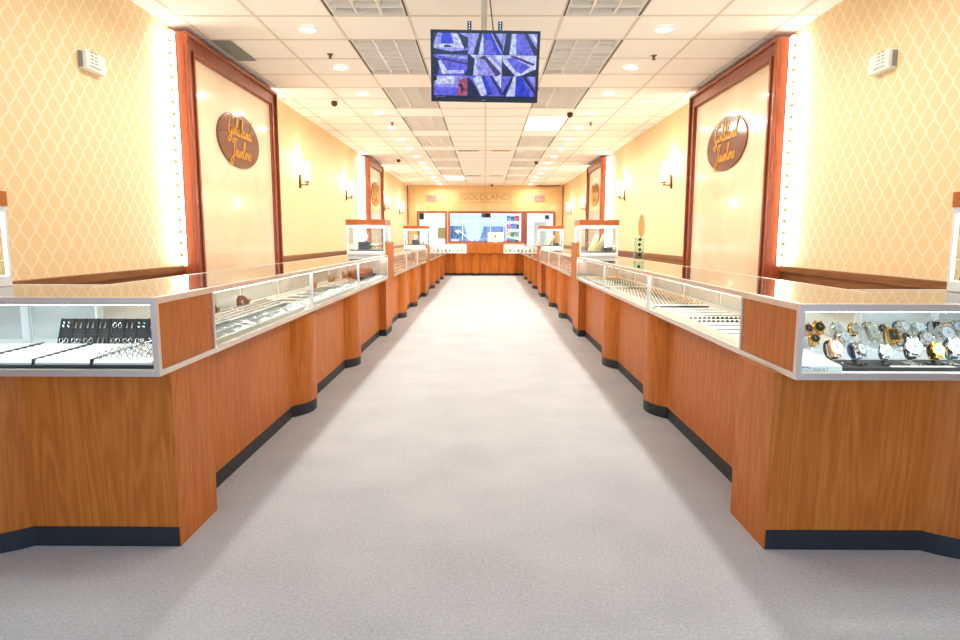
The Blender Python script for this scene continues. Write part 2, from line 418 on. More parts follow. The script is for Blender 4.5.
# ------------------------------------------------------------------ script lettering
GL = {  # strokes in letter space: x-height 1, baseline 0
 'G': ([[(1.5, 2.0), (1.25, 2.45), (.75, 2.3), (.3, 1.5), (.25, .6), (.6, .05), (1.05, .35), (1.25, 1.05), (.85, 1.1)], [(1.25, 1.05), (1.15, .1), (.9, -.8), (.35, -1.0), (.2, -.6), (.8, -.15), (1.6, .3)]], 1.6),
 'J': ([[(.5, 1.7), (.7, 2.3), (1.3, 2.4), (1.9, 2.3)], [(1.35, 2.4), (1.15, 1.2), (.85, -.3), (.45, -1.1), (.05, -1.0), (.1, -.5), (.7, 0), (1.5, .3)]], 1.5),
 'o': ([[(.0, .3), (.2, .8), (.5, .95), (.25, .7), (.2, .25), (.45, .0), (.75, .3), (.7, .8), (.5, .95), (.75, .8), (1.0, .85)]], .95),
 'l': ([[(.0, .3), (.45, 1.3), (.6, 2.1), (.42, 2.35), (.28, 1.9), (.25, .5), (.42, .0), (.75, .3)]], .7),
 'd': ([[(.7, .75), (.45, .95), (.15, .6), (.2, .1), (.5, .05), (.75, .6), (1.05, 2.4)], [(1.05, 2.4), (.8, .9), (.78, .15), (.95, 0), (1.25, .3)]], 1.2),
 'D': ([[(.7, .75), (.45, .95), (.15, .6), (.2, .1), (.5, .05), (.8, .9), (1.05, 2.0), (1.35, 2.8)], [(1.05, 2.0), (.85, .9), (.8, .15), (1.0, 0), (1.4, .3)]], 1.3),
 'a': ([[(.7, .75), (.45, .95), (.15, .6), (.2, .1), (.45, .05), (.7, .5), (.75, .9)], [(.75, .9), (.7, .2), (.85, 0), (1.1, .3)]], 1.05),
 'n': ([[(.0, .3), (.25, .9), (.25, 0)], [(.25, .2), (.5, .85), (.7, .85), (.72, .2), (.88, 0), (1.1, .3)]], 1.05),
 'e': ([[(.0, .3), (.4, .5), (.6, .8), (.42, .97), (.2, .65), (.22, .15), (.45, 0), (.8, .3)]], .75),
 'w': ([[(.0, .3), (.2, .95), (.2, .2), (.38, 0), (.6, .3), (.68, .9), (.68, .2), (.85, 0), (1.1, .35), (1.12, .9), (1.35, .75)]], 1.25),
 'r': ([[(.0, .3), (.25, 1.0), (.4, .85), (.6, .85), (.55, .2), (.7, 0), (.95, .3)]], .9),
 's': ([[(.0, .3), (.35, 1.05), (.5, .6), (.55, .2), (.3, 0), (.1, .15)]], .6)}
def smoothline(pts, k=5):
    out = []; P = [pts[0]]+list(pts)+[pts[-1]]
    for i in range(1, len(P)-2):
        for t in range(k):
            t /= k
            out.append(tuple(.5*((2*P[i][a])+(-P[i-1][a]+P[i+1][a])*t+(2*P[i-1][a]-5*P[i][a]+4*P[i+1][a]-P[i+2][a])*t*t+(-P[i-1][a]+3*P[i][a]-3*P[i+1][a]+P[i+2][a])*t**3) for a in (0, 1)))
    out.append(tuple(pts[-1])); return out
def script_text(text, size, slant, place, w=.14, th=.006):
    """lettering strokes as one mesh; place(a, b, c) maps text plane to the room"""
    mb = MB(place); x = 0; lines = []
    for ch in text:
        st, adv = GL[ch]
        for q in st: lines.append([(x+px+slant*py, py) for px, py in q])
        x += adv
    for q in lines:
        q = smoothline(q); L = []; R = []
        for i, p in enumerate(q):
            a = q[max(i-1, 0)]; c = q[min(i+1, len(q)-1)]
            dx, dy = c[0]-a[0], c[1]-a[1]; n = math.hypot(dx, dy) or 1
            ww = w*(.55+.6*abs(dy)/n)
            L.append((p[0]-dy/n*ww/2, p[1]+dx/n*ww/2)); R.append((p[0]+dy/n*ww/2, p[1]-dx/n*ww/2))
        for i in range(len(q)-1):
            qd = [L[i], L[i+1], R[i+1], R[i]]
            vs = [((a-x/2)*size, b*size, 0) for a, b in qd]+[((a-x/2)*size, b*size, th) for a, b in qd]
            mb.add(vs, [(0, 1, 2, 3), (4, 5, 6, 7), (0, 1, 5, 4), (1, 2, 6, 5), (2, 3, 7, 6), (3, 0, 4, 7)])
    return mb
def font_mesh(name, txt, size, mat, parent, M, extrude=.002, shear=0.):
    c = bpy.data.curves.new(name, 'FONT'); c.body = txt; c.size = size; c.extrude = extrude; c.shear = shear
    c.align_x = 'CENTER'; c.align_y = 'CENTER'
    o = bpy.data.objects.new(name, c); col.objects.link(o)
    bpy.context.view_layer.update()
    me = bpy.data.meshes.new_from_object(o.evaluated_get(bpy.context.evaluated_depsgraph_get()))
    bpy.data.objects.remove(o); me.name = name
    me.materials.clear(); me.materials.append(MATS[mat])
    me.transform(M)
    q = bpy.data.objects.new(name, me); col.objects.link(q); q.parent = parent
    return q

# ------------------------------------------------------------------ framed marble wall panels with light strips, and oval signs
FU = 2.49
for s in (-1, 1):
    for k, (y0, y1) in enumerate(((5.52, 7.82), (13.9, 15.8)) if s < 0 else ((5.68, 8.03), (13.9, 15.9))):
        pos = 'nearest the camera' if k == 0 else 'deep in the shop'
        t = thing('wall_panel', 'tall cream marble panel in a cherry frame on the %s wall, %s' % (SIDE[s], pos), 'wall panel', (CX+s*WU, y0, .3), 'framed marble panels edged with lights')
        F = side(s); w = .165; z0, z1 = .3, 2.885; ub = WU-.026
        f = MB(F)
        f.box(FU, ub, y0, y0+w, z0, z1); f.box(FU, ub, y1-w, y1, z0, z1)
        f.box(FU, ub, y0+w, y1-w, z1-w, z1)
        fr = f.build('frame', 'cherry', t, bevel=.006)
        m = MB(F)   # stepped mouldings on the frame face
        for q, dp in ((.0, .03), (.125, .018)):
            e = .03
            m.box(FU-dp, FU-.001, y0+q, y0+q+e, z0, z1-q); m.box(FU-dp, FU-.001, y1-q-e, y1-q, z0, z1-q); m.box(FU-dp, FU-.001, y0+q+e, y1-q-e, z1-q-e, z1-q)
        m.build('moulding', 'cherry', fr, bevel=.004)
        MB(F).box(FU+.02, FU+.05, y0+w, y1-w, z0, z1-w).build('marble_slab', 'cream_marble', t)
        for e, yy in ((-1, y0), (1, y1)):
            st = MB(F).box(ub-.05, ub-.02, min(yy, yy+e*.008), max(yy, yy+e*.008), .95, 2.86).build('light_strip', 'white', t)
            bd = MB(F); n = 20
            for i in range(n):
                z = 1.0+i*.0975; a, c = sorted((yy+e*.008, yy+e*.03))
                bd.box(ub-.036, ub-.008, a, c, z-.032, z+.032)
            bd.build('bulbs', 'led_on', st)
            light('strip_lamp', 'AREA', (CX+s*(WU-.05), yy+e*.05, 1.95), (-e*PI/2*-1, 0, 0), 3.4 if k == 0 else 4, (1., .97, .93), .04, 1.9, t, math.radians(175))
        # oval sign
        yc = (y0+y1)/2
        so = thing('oval_sign', 'brown oval sign lettered in gold script on the %s marble panel %s' % (SIDE[s], pos), 'sign', (CX+s*FU, yc, 2.17), 'oval gold-lettered signs')
        n = 48; b = MB(F); pts = [(FU+.004, yc+.55*math.cos(2*PI*i/n), 2.17+.27*math.sin(2*PI*i/n)) for i in range(n)]
        b.extr(pts, (.015, 0, 0)); b.build('board', 'sign_brown', so)
        for txt, zz, dy in (('GoldlanD', 2.205, 0), ('Jewelers', 1.995, 0)):
            pl = (lambda a, bb, c, s=s, zz=zz, yc=yc: (CX+s*(FU+.0035-c), yc-s*(a), zz+bb))
            # text runs away from the camera on the left wall, towards it on the right wall
            script_text(txt, .074, .16, pl, w=.16).build('lettering', 'sign_gold', so)

# ------------------------------------------------------------------ sconces
def sconce_at(s, y, z, lab):
    t = thing('wall_sconce', lab, 'wall lamp', (CX+s*WU, y, z), 'bronze wall sconces with glowing shades')
    F = side(s)
    MB(F).box(WU-.022, WU-.0005, y-.03, y+.03, z-.1, z+.09).build('backplate', 'bronze', t, bevel=.004)
    a = MB(F); a.tube([(WU-.02, y, z-.05), (WU-.07, y, z-.055), (WU-.11, y, z-.045), (WU-.11, y, z-.01)], .009, 8)
    a.cyl((WU-.11, y, z-.02), (WU-.11, y, z), .03, .044, n=16); a.sph((WU-.11, y, z-.05), .014)
    a.build('arm', 'bronze', t, smooth=True)
    MB(F).cyl((WU-.11, y, z+.001), (WU-.11, y, z+.27), .043, .047, n=20).build('glass_shade', 'shade_on', t, smooth=True)
    light('sconce_lamp', 'POINT', (CX+s*(WU-.11), y, z+.33), (0, 0, 0), 5, (1., .8, .52), .05, parent=t)
    light('sconce_lamp', 'POINT', (CX+s*(WU-.05), y-.07, z+.14), (0, 0, 0), 1.6, (1., .86, .62), .04, parent=t)
for s in (-1, 1):
    for i, y in enumerate((9.25, 12.3, 17.0, 19.9)):
        sconce_at(s, y, 1.99, 'bronze sconce with glowing white shade on the %s wall, %s' % (SIDE[s], nth(i)))

# ------------------------------------------------------------------ counters
CX = -.035                      # the counters' aisle sits a little left of the room's axis
ZTS = {-1: .986, 1: .970}
UF = 1.135; UI = 1.67            # aisle face and staff-side face of the showcases
ZD = .70; ZT = .975            # underside and top of the showcases
UB = 1.25                       # recessed base panel
def bay_name(y): return 'display_counter'
def arc_pts(c0, h, sag, n=12):  # bow: returns (along, out) pairs
    R = (h*h+sag*sag)/(2*sag); th = math.asin(h/R)
    return [(c0+R*math.sin(-th+2*th*i/n), R*math.cos(-th+2*th*i/n)-(R-sag)) for i in range(n+1)]
def case_parts(F, t, y0, y1, ZT, last=False):
    if last: MB(F).box(UF+.024, UI-.05, y1-.014, y1-.006, ZD+.013, ZT-.03).build('end_panel', 'deck', t)
    a = MB(F)
    a.box(UF, UF+.022, y0, y1, ZD, ZD+.022); a.box(UF, UF+.022, y0, y1, ZT-.024, ZT)
    a.box(UI-.02, UI, y0, y1, ZD, ZD+.022); a.box(UI-.02, UI, y0, y1, ZT-.024, ZT)
    a.box(UF, UF+.02, y0, y0+.016, ZD+.022, ZT-.024)
    a.box(UF, UF+.02, y1-.004, y1, ZD+.022, ZT-.024)
    a.build('metal_frame', 'metal', t)
    MB(F).box(UF+.022, UI-.02, y0, y1, ZD, ZD+.012).build('deck', 'deck', t)
    MB(F).box(UF+.0225, UI-.0205, y0, y1, ZT-.008, ZT-.001).build('glass_top', 'top_glass', t)
    MB(F).box(UF+.004, UF+.010, y0+.0165, y1-.0045, ZD+.0225, ZT-.0245).build('front_glass', 'glass', t)
    MB(F).box(UF+.024, UF+.05, y0+.03, y1-.03, ZT-.03, ZT-.022).build('light_tube', 'tube_on', t)
    ym = (y0+y1)/2
    d = MB(F)
    for a0, b0, ua in ((y0+.002, ym+.02, UI-.03), (ym-.02, y1-.002, UI-.042)):
        d.box(ua, ua+.01, a0, a0+.035, ZD+.012, ZT-.024); d.box(ua, ua+.01, b0-.035, b0, ZD+.012, ZT-.024)
        d.box(ua, ua+.01, a0+.035, b0-.035, ZD+.012, ZD+.045); d.box(ua, ua+.01, a0+.035, b0-.035, ZT-.045, ZT-.024)
    sd = d.build('sliding_door', 'white', t)
    MB(F).box(UI-.037, UI-.033, y0+.037, ym-.015, ZD+.045, ZT-.045).box(UI-.049, UI-.045, ym+.015, y1-.037, ZD+.045, ZT-.045).build('door_pane', 'mirror', sd)
BAYS = [(2.73, 4.33), (4.33, 5.95), (5.95, 7.72), (8.2, 9.6), (9.6, 11.15), (11.15, 12.95), (13.55, 15.15), (15.15, 16.75), (16.75, 18.4), (18.4, 20.1)]
GRP = 'wood display counter bays along the aisle'
for s in (-1, 1):
    F = side(s); ZT = ZTS[s]
    for i, (y0, y1) in enumerate(BAYS):
        lab = 'wood counter bay with glass showcase, %s side of aisle, %s' % (SIDE[s], nth(i))
        t = thing('display_counter', lab, 'display counter', (CX+s*1.4, y0, 0), GRP)
        yb0 = y0; yb1 = y1
        MB(F).box(UB, UI-.02, yb0, yb1, .08, ZD-.001).build('base', 'maple', t)
        kick = MB(F).box(UB+.004, UI-.02, yb0, yb1, 0, .079)
        MB(F).box(UF+.03, UB-.001, yb0, yb1, ZD-.02, ZD-.001).build('soffit', 'maple', t)
        lastbay = i in (2, 5, 9)
        if not lastbay:
            c0 = y1+.07 if False else y1-.2
            pts = arc_pts(y1+.05-.0, .22, .1)
            # bow-fronted pilaster: belongs to this bay, laps the joint
            foot = [(UB-.0005, pts[0][0])]+[(UB-o, a) for a, o in pts[1:-1]]+[(UB-.0005, pts[-1][0])]
            MB(F).prism(foot, .08, ZD-.021).build('pilaster', 'maple', t, smooth=True)
            footk = [(UB-.0005, pts[0][0]+.004)]+[(UB-o+.004, a) for a, o in pts[1:-1]]+[(UB-.0005, pts[-1][0]-.004)]
            kick.prism(footk, 0, .079)
        kick.build('toe_kick', 'toe', t)
        case_parts(F, t, y0, y1, ZT, lastbay)
    # wood posts between the runs
    for j, (y0, y1, zt) in enumerate(((7.722, 8.198, 1.14), (12.952, 13.548, 1.04))):
        t = thing('wood_post', 'wooden end post rising above the countertop on the %s, %s' % (SIDE[s], ('beside the nearer glass tower', 'beside the farther glass tower')[j]), 'post', (CX+s*1.3, y0, 0), 'wood posts between counter runs')
        p = MB(F).box(1.165, UI-.02, y0, y1, .08, ZD-.001).build('base', 'maple', t)
        MB(F).box(1.17, UI-.02, y0, y1, 0, .079).build('toe_kick', 'toe', t)
        MB(F).box(1.13, 1.165, y0, y1, ZD+.0, zt).build('upright', 'maple', t, bevel=.003)
        MB(F).box(1.166, UI-.001, y0, y1, ZD, ZT-.02).build('cabinet', 'maple', t)
        MB(F).box(1.166, UI-.001, y0, y1, ZT-.0195, ZT-.001).build('top_panel', 'metal', t)
    # corner counter: front wing facing the camera plus corner block
    lab = 'front corner counter with glass case of %s, nearest the camera' % ('white trays and black earring boards' if s < 0 else 'wristwatches')
    t = thing('corner_counter', lab, 'display counter', (CX+s*1.4, 2.38, 0))
    YW1 = 2.89; US = WU-.03-.035*(s < 0)+.035*(s > 0)
    YC = 2.36; uc = 1.15 if s < 0 else 1.119
    YW0 = 2.25 if s < 0 else 2.23
    MB(F).box(uc, uc+.018, YC, 2.70, 0, ZD-.001).build('corner_block', 'maple', t)
    bb = MB(F); bb.box(uc+.0181, 1.66, YC+.00002, 2.70, .08, ZD-.001); bb.box(1.66, US, YC+.00002, 2.86, .08, ZD-.001); bb.box(UB, 1.66, 2.7005, 2.7295, .08, ZD-.001)
    bb.build('base', 'maple', t)
    pts = arc_pts(1.72+.27, .27, .11)
    k = MB(F).box(uc+.004, US, YC-.002, YC-.0005, 0, .079)
    MB(F).prism([(a, YC-o) for a, o in pts], .08, ZD-.001).build('pilaster', 'maple', t, smooth=True)
    k.prism([(a, YC-.002-o) for a, o in arc_pts(1.99, .268, .107)], 0, .079)
    k.box(1.301, 1.65, YC+.005, 2.7, 0, .079); k.box(1.67, US, YC+.005, 2.8, 0, .079); k.box(1.301, US, YC-.0005, YC+.005, 0, .079)
    k.build('toe_kick', 'toe', t)
    # front case
    a = MB(F)
    a.box(UF, US, YW0, YW0+.022, ZD, ZD+.024); a.box(UF, US, YW0, YW0+.022, ZT-.026, ZT)
    a.box(UF, UF+.02, YW0, YW0+.022, ZD+.024, ZT-.026)
    a.box(UF, UF+.022, YW0+.022, 2.729, ZD, ZD+.022); a.box(UF, UF+.022, YW0+.022, 2.729, ZT-.024, ZT)
    a.box(UI, US, YW1-.02, YW1, ZT-.026, ZT); a.box(UI, US, YW1-.02, YW1, ZD, ZD+.024)
    a.build('metal_frame', 'metal', t)
    MB(F).box(UF+.006, UF+.018, YW0+.0225, 2.728, ZD+.0225, ZT-.0245).build('wood_side', 'maple', t)
    MB(F).box(UF+.022, UI-.0005, YW0+.022, 2.729, ZD, ZD+.012).box(UI, US, YW0+.022, YW1-.02, ZD, ZD+.012).build('deck', 'deck', t)
    g = MB(F); g.box(UF+.0225, UI-.02, YW0+.0225, 2.729, ZT-.008, ZT-.001); g.box(UI-.0195, US, YW0+.0225, YW1-.0205, ZT-.008, ZT-.001)
    g.build('glass_top', 'top_glass', t)
    MB(F).box(UF+.021, US, YW0+.006, YW0+.012, ZD+.0245, ZT-.0265).build('front_glass', 'glass', t)
    MB(F).box(UF+.03, US, YW0+.024, YW0+.05, ZT-.03, ZT-.022).build('light_tube', 'tube_cool', t)
    d = MB(F); yq = YW1-.035
    for (a0, b0, yy) in ((1.68, 2.05, yq), (2.02, 2.55, yq-.012)):
        d.box(a0, a0+.035, yy, yy+.01, ZD+.012, ZT-.026); d.box(b0-.035, b0, yy, yy+.01, ZD+.012, ZT-.026)
        d.box(a0+.035, b0-.035, yy, yy+.01, ZD+.012, ZD+.04); d.box(a0+.035, b0-.035, yy, yy+.01, ZT-.045, ZT-.026)
    sd = d.build('sliding_door', 'white', t)
    MB(F).box(1.717, 2.013, yq+.003, yq+.007, ZD+.04, ZT-.045).box(2.057, 2.513, yq-.009, yq-.005, ZD+.04, ZT-.045).build('door_pane', 'mirror', sd)

# back counter across the end of the aisle
CX = .0; ZT = .975
t = thing('back_counter', 'wood counter closing the far end of the aisle with two white lit cases', 'display counter', (CX, 20.2, 0))
BU = 1.62
MB(side(1)).box(-BU, BU, 20.25, 20.75, .08, ZD-.001).build('base', 'maple', t)
k = MB(side(1)).box(-BU, BU, 20.254, 20.75, 0, .079)
for c in (-1.38, -.84, -.3, .3, .84, 1.38):
    pts = arc_pts(c, .16, .08)
    MB(side(1)).prism([(a, 20.2495-o) for a, o in pts], .08, ZD-.005).build('pilaster', 'maple', t, smooth=True)
    k.prism([(a, 20.253-o) for a, o in pts], 0, .079)
k.build('toe_kick', 'toe', t)
MB(side(1)).box(-.58, .58, 20.13, 20.75, ZD, 1.02).build('center_cabinet', 'maple', t, bevel=.004)
for e in (-1, 1):
    x0, x1 = sorted((e*.585, e*BU))
    a = MB(side(1)); a.box(x0, x1, 20.13, 20.15, ZD, ZD+.04); a.box(x0, x1, 20.13, 20.15, ZT-.04, ZT); a.box(x0, x0+.02, 20.13, 20.15, ZD+.04, ZT-.04)
    a.box(x1-.02, x1, 20.13, 20.15, ZD+.04, ZT-.04); a.box(x0, x1, 20.74, 20.75, ZD, ZT); a.build('metal_frame', 'white', t)
    MB(side(1)).box(x0, x1, 20.15, 20.74, ZD, ZD+.012).build('deck', 'deck', t)
    MB(side(1)).box(x0, x1, 20.151, 20.739, ZT-.008, ZT-.001).build('glass_top', 'top_glass', t)
    MB(side(1)).box(x0+.021, x1-.021, 20.137, 20.143, ZD+.04, ZT-.04).build('front_glass', 'glass', t)
    MB(side(1)).box(x0+.03, x1-.03, 20.155, 20.18, ZT-.045, ZT-.035).build('light_tube', 'tube_on', t)

CX = -.035
# ------------------------------------------------------------------ glass towers standing on the counters
def tower(s, u0, u1, y0, y1, z1, lab):
    F = side(s); z0 = ZTS[s]+.001
    t = thing('showcase_tower', lab, 'glass showcase', (CX+s*u0, y0, z0), 'glass towers with wood caps on the counters')
    MB(F).box(u0, u1, y0, y1, z0, z0+.045).build('plinth', 'white', t, bevel=.003)
    cap = MB(F).box(u0-.006, u1+.006, y0-.006, y1+.006, z1-.065, z1).build('cap', 'maple_cap', t, bevel=.003)
    MB(F).box(u0+.03, u1-.03, y0+.03, y1-.03, z1-.072, z1-.0655).build('light_panel', 'tube_cool', cap)
    f = MB(F); w = .016
    for a in (u0, u1-w):
        for c in (y0, y1-w): f.box(a, a+w, c, c+w, z0+.045, z1-.09)
    f.box(u0, u1, y0, y0+w, z1-.09, z1-.0655); f.box(u0, u1, y1-w, y1, z1-.09, z1-.0655)
    f.box(u0, u0+w, y0+w, y1-w, z1-.09, z1-.0655); f.box(u1-w, u1, y0+w, y1-w, z1-.09, z1-.0655)
    f.build('metal_frame', 'white', t)
    g = MB(F)
    g.box(u0+w, u1-w, y0+.004, y0+.008, z0+.046, z1-.091); g.box(u0+w, u1-w, y1-.008, y1-.004, z0+.046, z1-.091)
    g.box(u0+.004, u0+.008, y0+w, y1-w, z0+.046, z1-.091); g.box(u1-.008, u1-.004, y0+w, y1-w, z0+.046, z1-.091)
    g.build('glass_panes', 'glass', t)
    MB(F).box(u0+.03, u1-.03, y0+.03, y1-.03, z0+.046, z0+.062).build('display_base', 'charcoal', t)
    return z0+.062
TW = {}
for s in (-1, 1):
    TW[s, 0] = tower(s, 2.045, 2.47, 2.45, 2.8, 1.395, 'glass tower cut by the %s edge of the picture on the front corner counter' % SIDE[s])
    TW[s, 1] = tower(s, 1.17, 1.63, 7.74, 8.18, 1.41, 'glass tower with wood cap halfway along the %s counter' % SIDE[s])
    TW[s, 2] = tower(s, 1.17, 1.68, 13.56, 14.0, 1.44, 'glass tower with wood cap far along the %s counter' % SIDE[s])
# small hook on the cap of the right front tower
o = MB(side(1)).tube([(1.975, 2.44, 1.36), (1.96, 2.43, 1.375), (1.97, 2.43, 1.39), (1.985, 2.44, 1.38)], .005, 8)
o.sph((1.968, 2.43, 1.35), .01)
hk = o.build('cap_hook', 'bronze'); hk.parent = [q for q in bpy.data.objects if q.name.startswith('showcase_tower') and 'right edge' in q['label']][0]
hk.matrix_parent_inverse = Matrix.Translation(-hk.parent.location)

# ------------------------------------------------------------------ showcase contents
ZF = ZD+.0125                   # deck surface
def ringmesh(name, mat, r=.009):
    me = MB()
    me.tube([(r*math.cos(2*PI*i/10), 0, r+.001+r*math.sin(2*PI*i/10)) for i in range(10)], .0016, 4, closed=True)
    me.sph((0, 0, 2*r+.003), .0042, 6, 4)
    return me
def xbox(name, mat, b, parent=None): return MB().box(*b).build(name, mat, parent)

# --- left front case: four white pads, two black earring boards
zt = ZF
px = [(-1.44, -1.215), (-1.655, -1.445), (-1.87, -1.66), (-2.085, -1.875)]
where = ['nearest the aisle corner', 'second from the aisle corner', 'third from the aisle corner', 'fourth from the aisle corner']
RING_Z = None
for i, (x0, x1) in enumerate(px):
    t = thing('ring_pad', 'white ring pad in black tray in the left front case, '+where[i], 'ring tray', ((x0+x1)/2, 2.5, zt), 'white ring pads in the left front case')
    MB().box(x0, x1, 2.285, 2.672, zt, zt+.022).build('tray', 'black', t, bevel=.002)
    m = MB()
    for r in range(9):
        y = 2.295+.042*r
        m.extr([(x0+.004, y, zt+.0225), (x0+.004, y, zt+.03), (x0+.004, y+.01, zt+.04), (x0+.004, y+.026, zt+.04), (x0+.004, y+.038, zt+.03), (x0+.004, y+.038, zt+.0225)], (x1-x0-.008, 0, 0))
    m.build('ridged_pad', 'pad', t)
    m = MB()
    m.box(x0-.004, x0+.0035, 2.29, 2.665, zt+.0225, zt+.044)
    for r in range(1, 9): m.box(x0-.005, x0-.0041, 2.29+.042*r, 2.297+.042*r, zt+.0225, zt+.046)
    m.build('divider', 'black', t)
src = None
for i in range(6):
    for j in range(8):
        loc = (-1.42+.036*i+random.uniform(-.004, .004), 2.314+.042*j, zt+.0405)
        lab = 'small silver ring in the speckled white pad nearest the aisle corner'
        if src is None:
            src = ringmesh('ring', 'silver').build('finger_ring', 'silver'); src.location = loc; tag(src, lab, 'ring', 'rings in the corner pad of the left front case')
        else:
            o = src.copy(); col.objects.link(o); o.location = loc; o.rotation_euler = (0, 0, random.uniform(-.3, .3))
def earring_board(x, lab, seed):
    rnd = random.Random(seed)
    t = thing('earring_board', lab, 'earring display', (x, 2.675, zt), 'black earring boards in the left front case')
    a = math.radians(22); ca, sa = math.cos(a), math.sin(a)
    def Q(u, v, w): return (x+u, 2.673+v*sa-w*ca, zt+.012+v*ca+w*sa)
    W = .215; H = .135
    m = MB(Q); m.box(-W/2, W/2, 0, H, -.008, 0)
    m.build('board', 'charcoal', t, bevel=.002)
    m = MB(Q)
    for c in range(5): m.box(-W/2+c*(W-.006)/4, -W/2+c*(W-.006)/4+.006, 0, H, .0005, .006)
    for v in (0, H/2-.003, H-.006): m.box(-W/2+.006, W/2-.006, v, v+.005, .0005, .004)
    m.build('dividers', 'black', t)
    m = MB(); m.box(x-W/2, x+W/2, 2.6735, 2.728, zt+.0005, zt+.011); m.build('foot', 'black', t)
    for c in range(4):
        for r in range(2):
            uc = -W/2+.003+(c+.5)*(W-.006)/4; vc = (r+.5)*H/2+.012; kind = rnd.choice('hdc')
            m = MB(Q)
            for e in (-.011, .011):
                if kind == 'h': m.tube([(uc+e+.008*math.cos(q*PI/4), vc-.01+.011*math.sin(q*PI/4), .01) for q in range(8)], .0022, 5, closed=True)
                elif kind == 'd': m.cyl((uc+e, vc+.005, .008), (uc+e, vc-.024, .008), .0015, .0075, n=6)
                else: m.sph((uc+e, vc, .008), .006, 6, 4); m.sph((uc+e, vc-.016, .008), .0075, 6, 4)
            m.build('earring_pair', 'silver', t)
earring_board(-1.715, 'black earring board left of the other in the left front case', 1)
earring_board(-1.495, 'black earring board nearest the wooden corner in the left front case', 2)

# --- right front case: watches
def watch(loc, rz, case='silver', dial='dial_white', strap='silver', shape='round', lab='', scale=1., stand='white'):
    t = thing('wristwatch', lab, 'wristwatch', (0, 0, 0), 'wristwatches in the right front case')
    # stands facing -Y, leaning back; strap loop behind
    a = math.radians(28)
    M = Matrix.Translation((0, 0, .052))@Matrix.Rotation(-a, 4, 'X')
    def Q(x, y, z): return tuple(M@Vector((x, y, z)))
    m = MB(Q)
    if shape == 'round':
        m.cyl((0, -.012, 0), (0, -.001, 0), .0225, .024, n=24)
        m.cyl((.0225, -.006, 0), (.028, -.006, 0), .003, n=8)
    else:
        m.box(-.018, .018, -.012, -.001, -.023, .023); m.cyl((.018, -.006, 0), (.023, -.006, 0), .003, n=8)
    for e in (-1, 1):
        for g in (-1, 1): m.box(g*.012-.003, g*.012+.003, -.009, -.002, min(e*.019, e*.029), max(e*.019, e*.029))
    c = m.build('case', case, t, smooth=True)
    m = MB(Q)
    if shape == 'round': m.cyl((0, -.0128, 0), (0, -.0122, 0), .0185, n=24)
    else: m.box(-.0145, .0145, -.0128, -.0122, -.019, .019)
    d = m.build('dial', dial, t)
    m = MB(Q); m.box(-.0005, .0005, -.0138, -.013, -.003, .011); m.box(-.001, .008, -.0138, -.013, -.0006, .0006)
    m.build('hands', 'dial_black' if dial != 'dial_black' else 'dial_white', d)
    # strap: flattened loop of links behind the case
    m = MB(Q); n = 16; ry = .021; rz_ = .029
    pts = [(-.018+(-ry)*0, 0, 0)]
    prev = None
    for i in range(n+1):
        th = math.radians(65)+(2*PI-math.radians(130))*i/n
        y = .018-ry*math.cos(th)*1.0; z = rz_*math.sin(th)
        p = (y-.004, z)
        if prev:
            w = .0095
            (ya, za), (yb, zb) = prev, p
            dy, dz = yb-ya, zb-za; l = math.hypot(dy, dz); ny, nz = -dz/l*.0018, dy/l*.0018
            g = .12 if strap != 'leather' else 0
            ya2, za2 = ya+dy*g, za+dz*g
            m.add([(x, yy, zz) for x in (-w, w) for yy, zz in ((ya2-ny, za2-nz), (ya2+ny, za2+nz), (yb+ny, zb+nz), (yb-ny, zb-nz))],
                  [(0, 1, 2, 3), (4, 7, 6, 5), (0, 4, 5, 1), (1, 5, 6, 2), (2, 6, 7, 3), (3, 7, 4, 0)])
        prev = p
    m.build('strap', strap, t)
    # C-shaped stand
    m = MB(); m.box(-.016, .016, -.018, .03, 0, .004); m.extr([(-.007, .006, .004), (-.007, .012, .004), (-.007, .030, .062), (-.007, .024, .062)], (.014, 0, 0))
    m.cyl((-.014, -.016, .003), (-.014, -.022, .009), .003, n=8); m.cyl((.014, -.016, .003), (.014, -.022, .009), .003, n=8)
    m.build('stand', stand, t)
    t.location = loc; t.rotation_euler = (0, 0, rz); t.scale = (scale*1.06,)*3
    return t
def at(px_, y):   # x for a pixel column at depth y near counter height
    return (px_-485.)/640*(y*.9917+.05)
zr = ZF+.03
# black base tray, white risers
t = thing('watch_tray', 'long black tray under the wristwatches in the right front case', 'tray', (1.6, 2.4, ZF))
MB().box(1.30, 2.5, 2.335, 2.52, ZF, ZF+.006).build('tray_base', 'charcoal', t)
MB().box(1.32, 2.5, 2.325, 2.334, ZF, ZF+.014).build('tray_lip', 'black', t)
t = thing('display_riser', 'white stepped riser behind the front row of watches', 'riser', (1.6, 2.6, ZF))
MB().box(1.17, 2.5, 2.5605, 2.625, ZF, ZF+.032).build('lower_step', 'pad', t, bevel=.002)
MB().box(1.17, 2.5, 2.626, 2.72, ZF, ZF+.06).build('upper_step', 'pad', t, bevel=.002)
y1_ = 2.415
front = [(833.5, 'rose', 'dial_white', 'bronze', 'round', 'rose-rimmed watch with pale dial and bronze bracelet in the front watch row', 1.15, .25),
         (858, 'silver', 'dial_white', 'steel_blue', 'round', 'silver watch with blue banded bracelet in the front watch row', 1.05, .5),
         (884, 'silver', 'dial_white', 'silver', 'round', 'small all-silver watch right of the blue banded one', .9, -.1),
         (911, 'silver', 'dial_white', 'leather', 'round', 'white-dial watch on dark strap in the middle of the front watch row', 1.2, -.15),
         (935, 'gold', 'dial_white', 'gold', 'round', 'gold watch with light dial in the front watch row', 1.0, .1),
         (952, 'silver', 'dial_white', 'steel_blue', 'round', 'round silver watch with blue striped band by the right picture edge', 1.2, .0)]
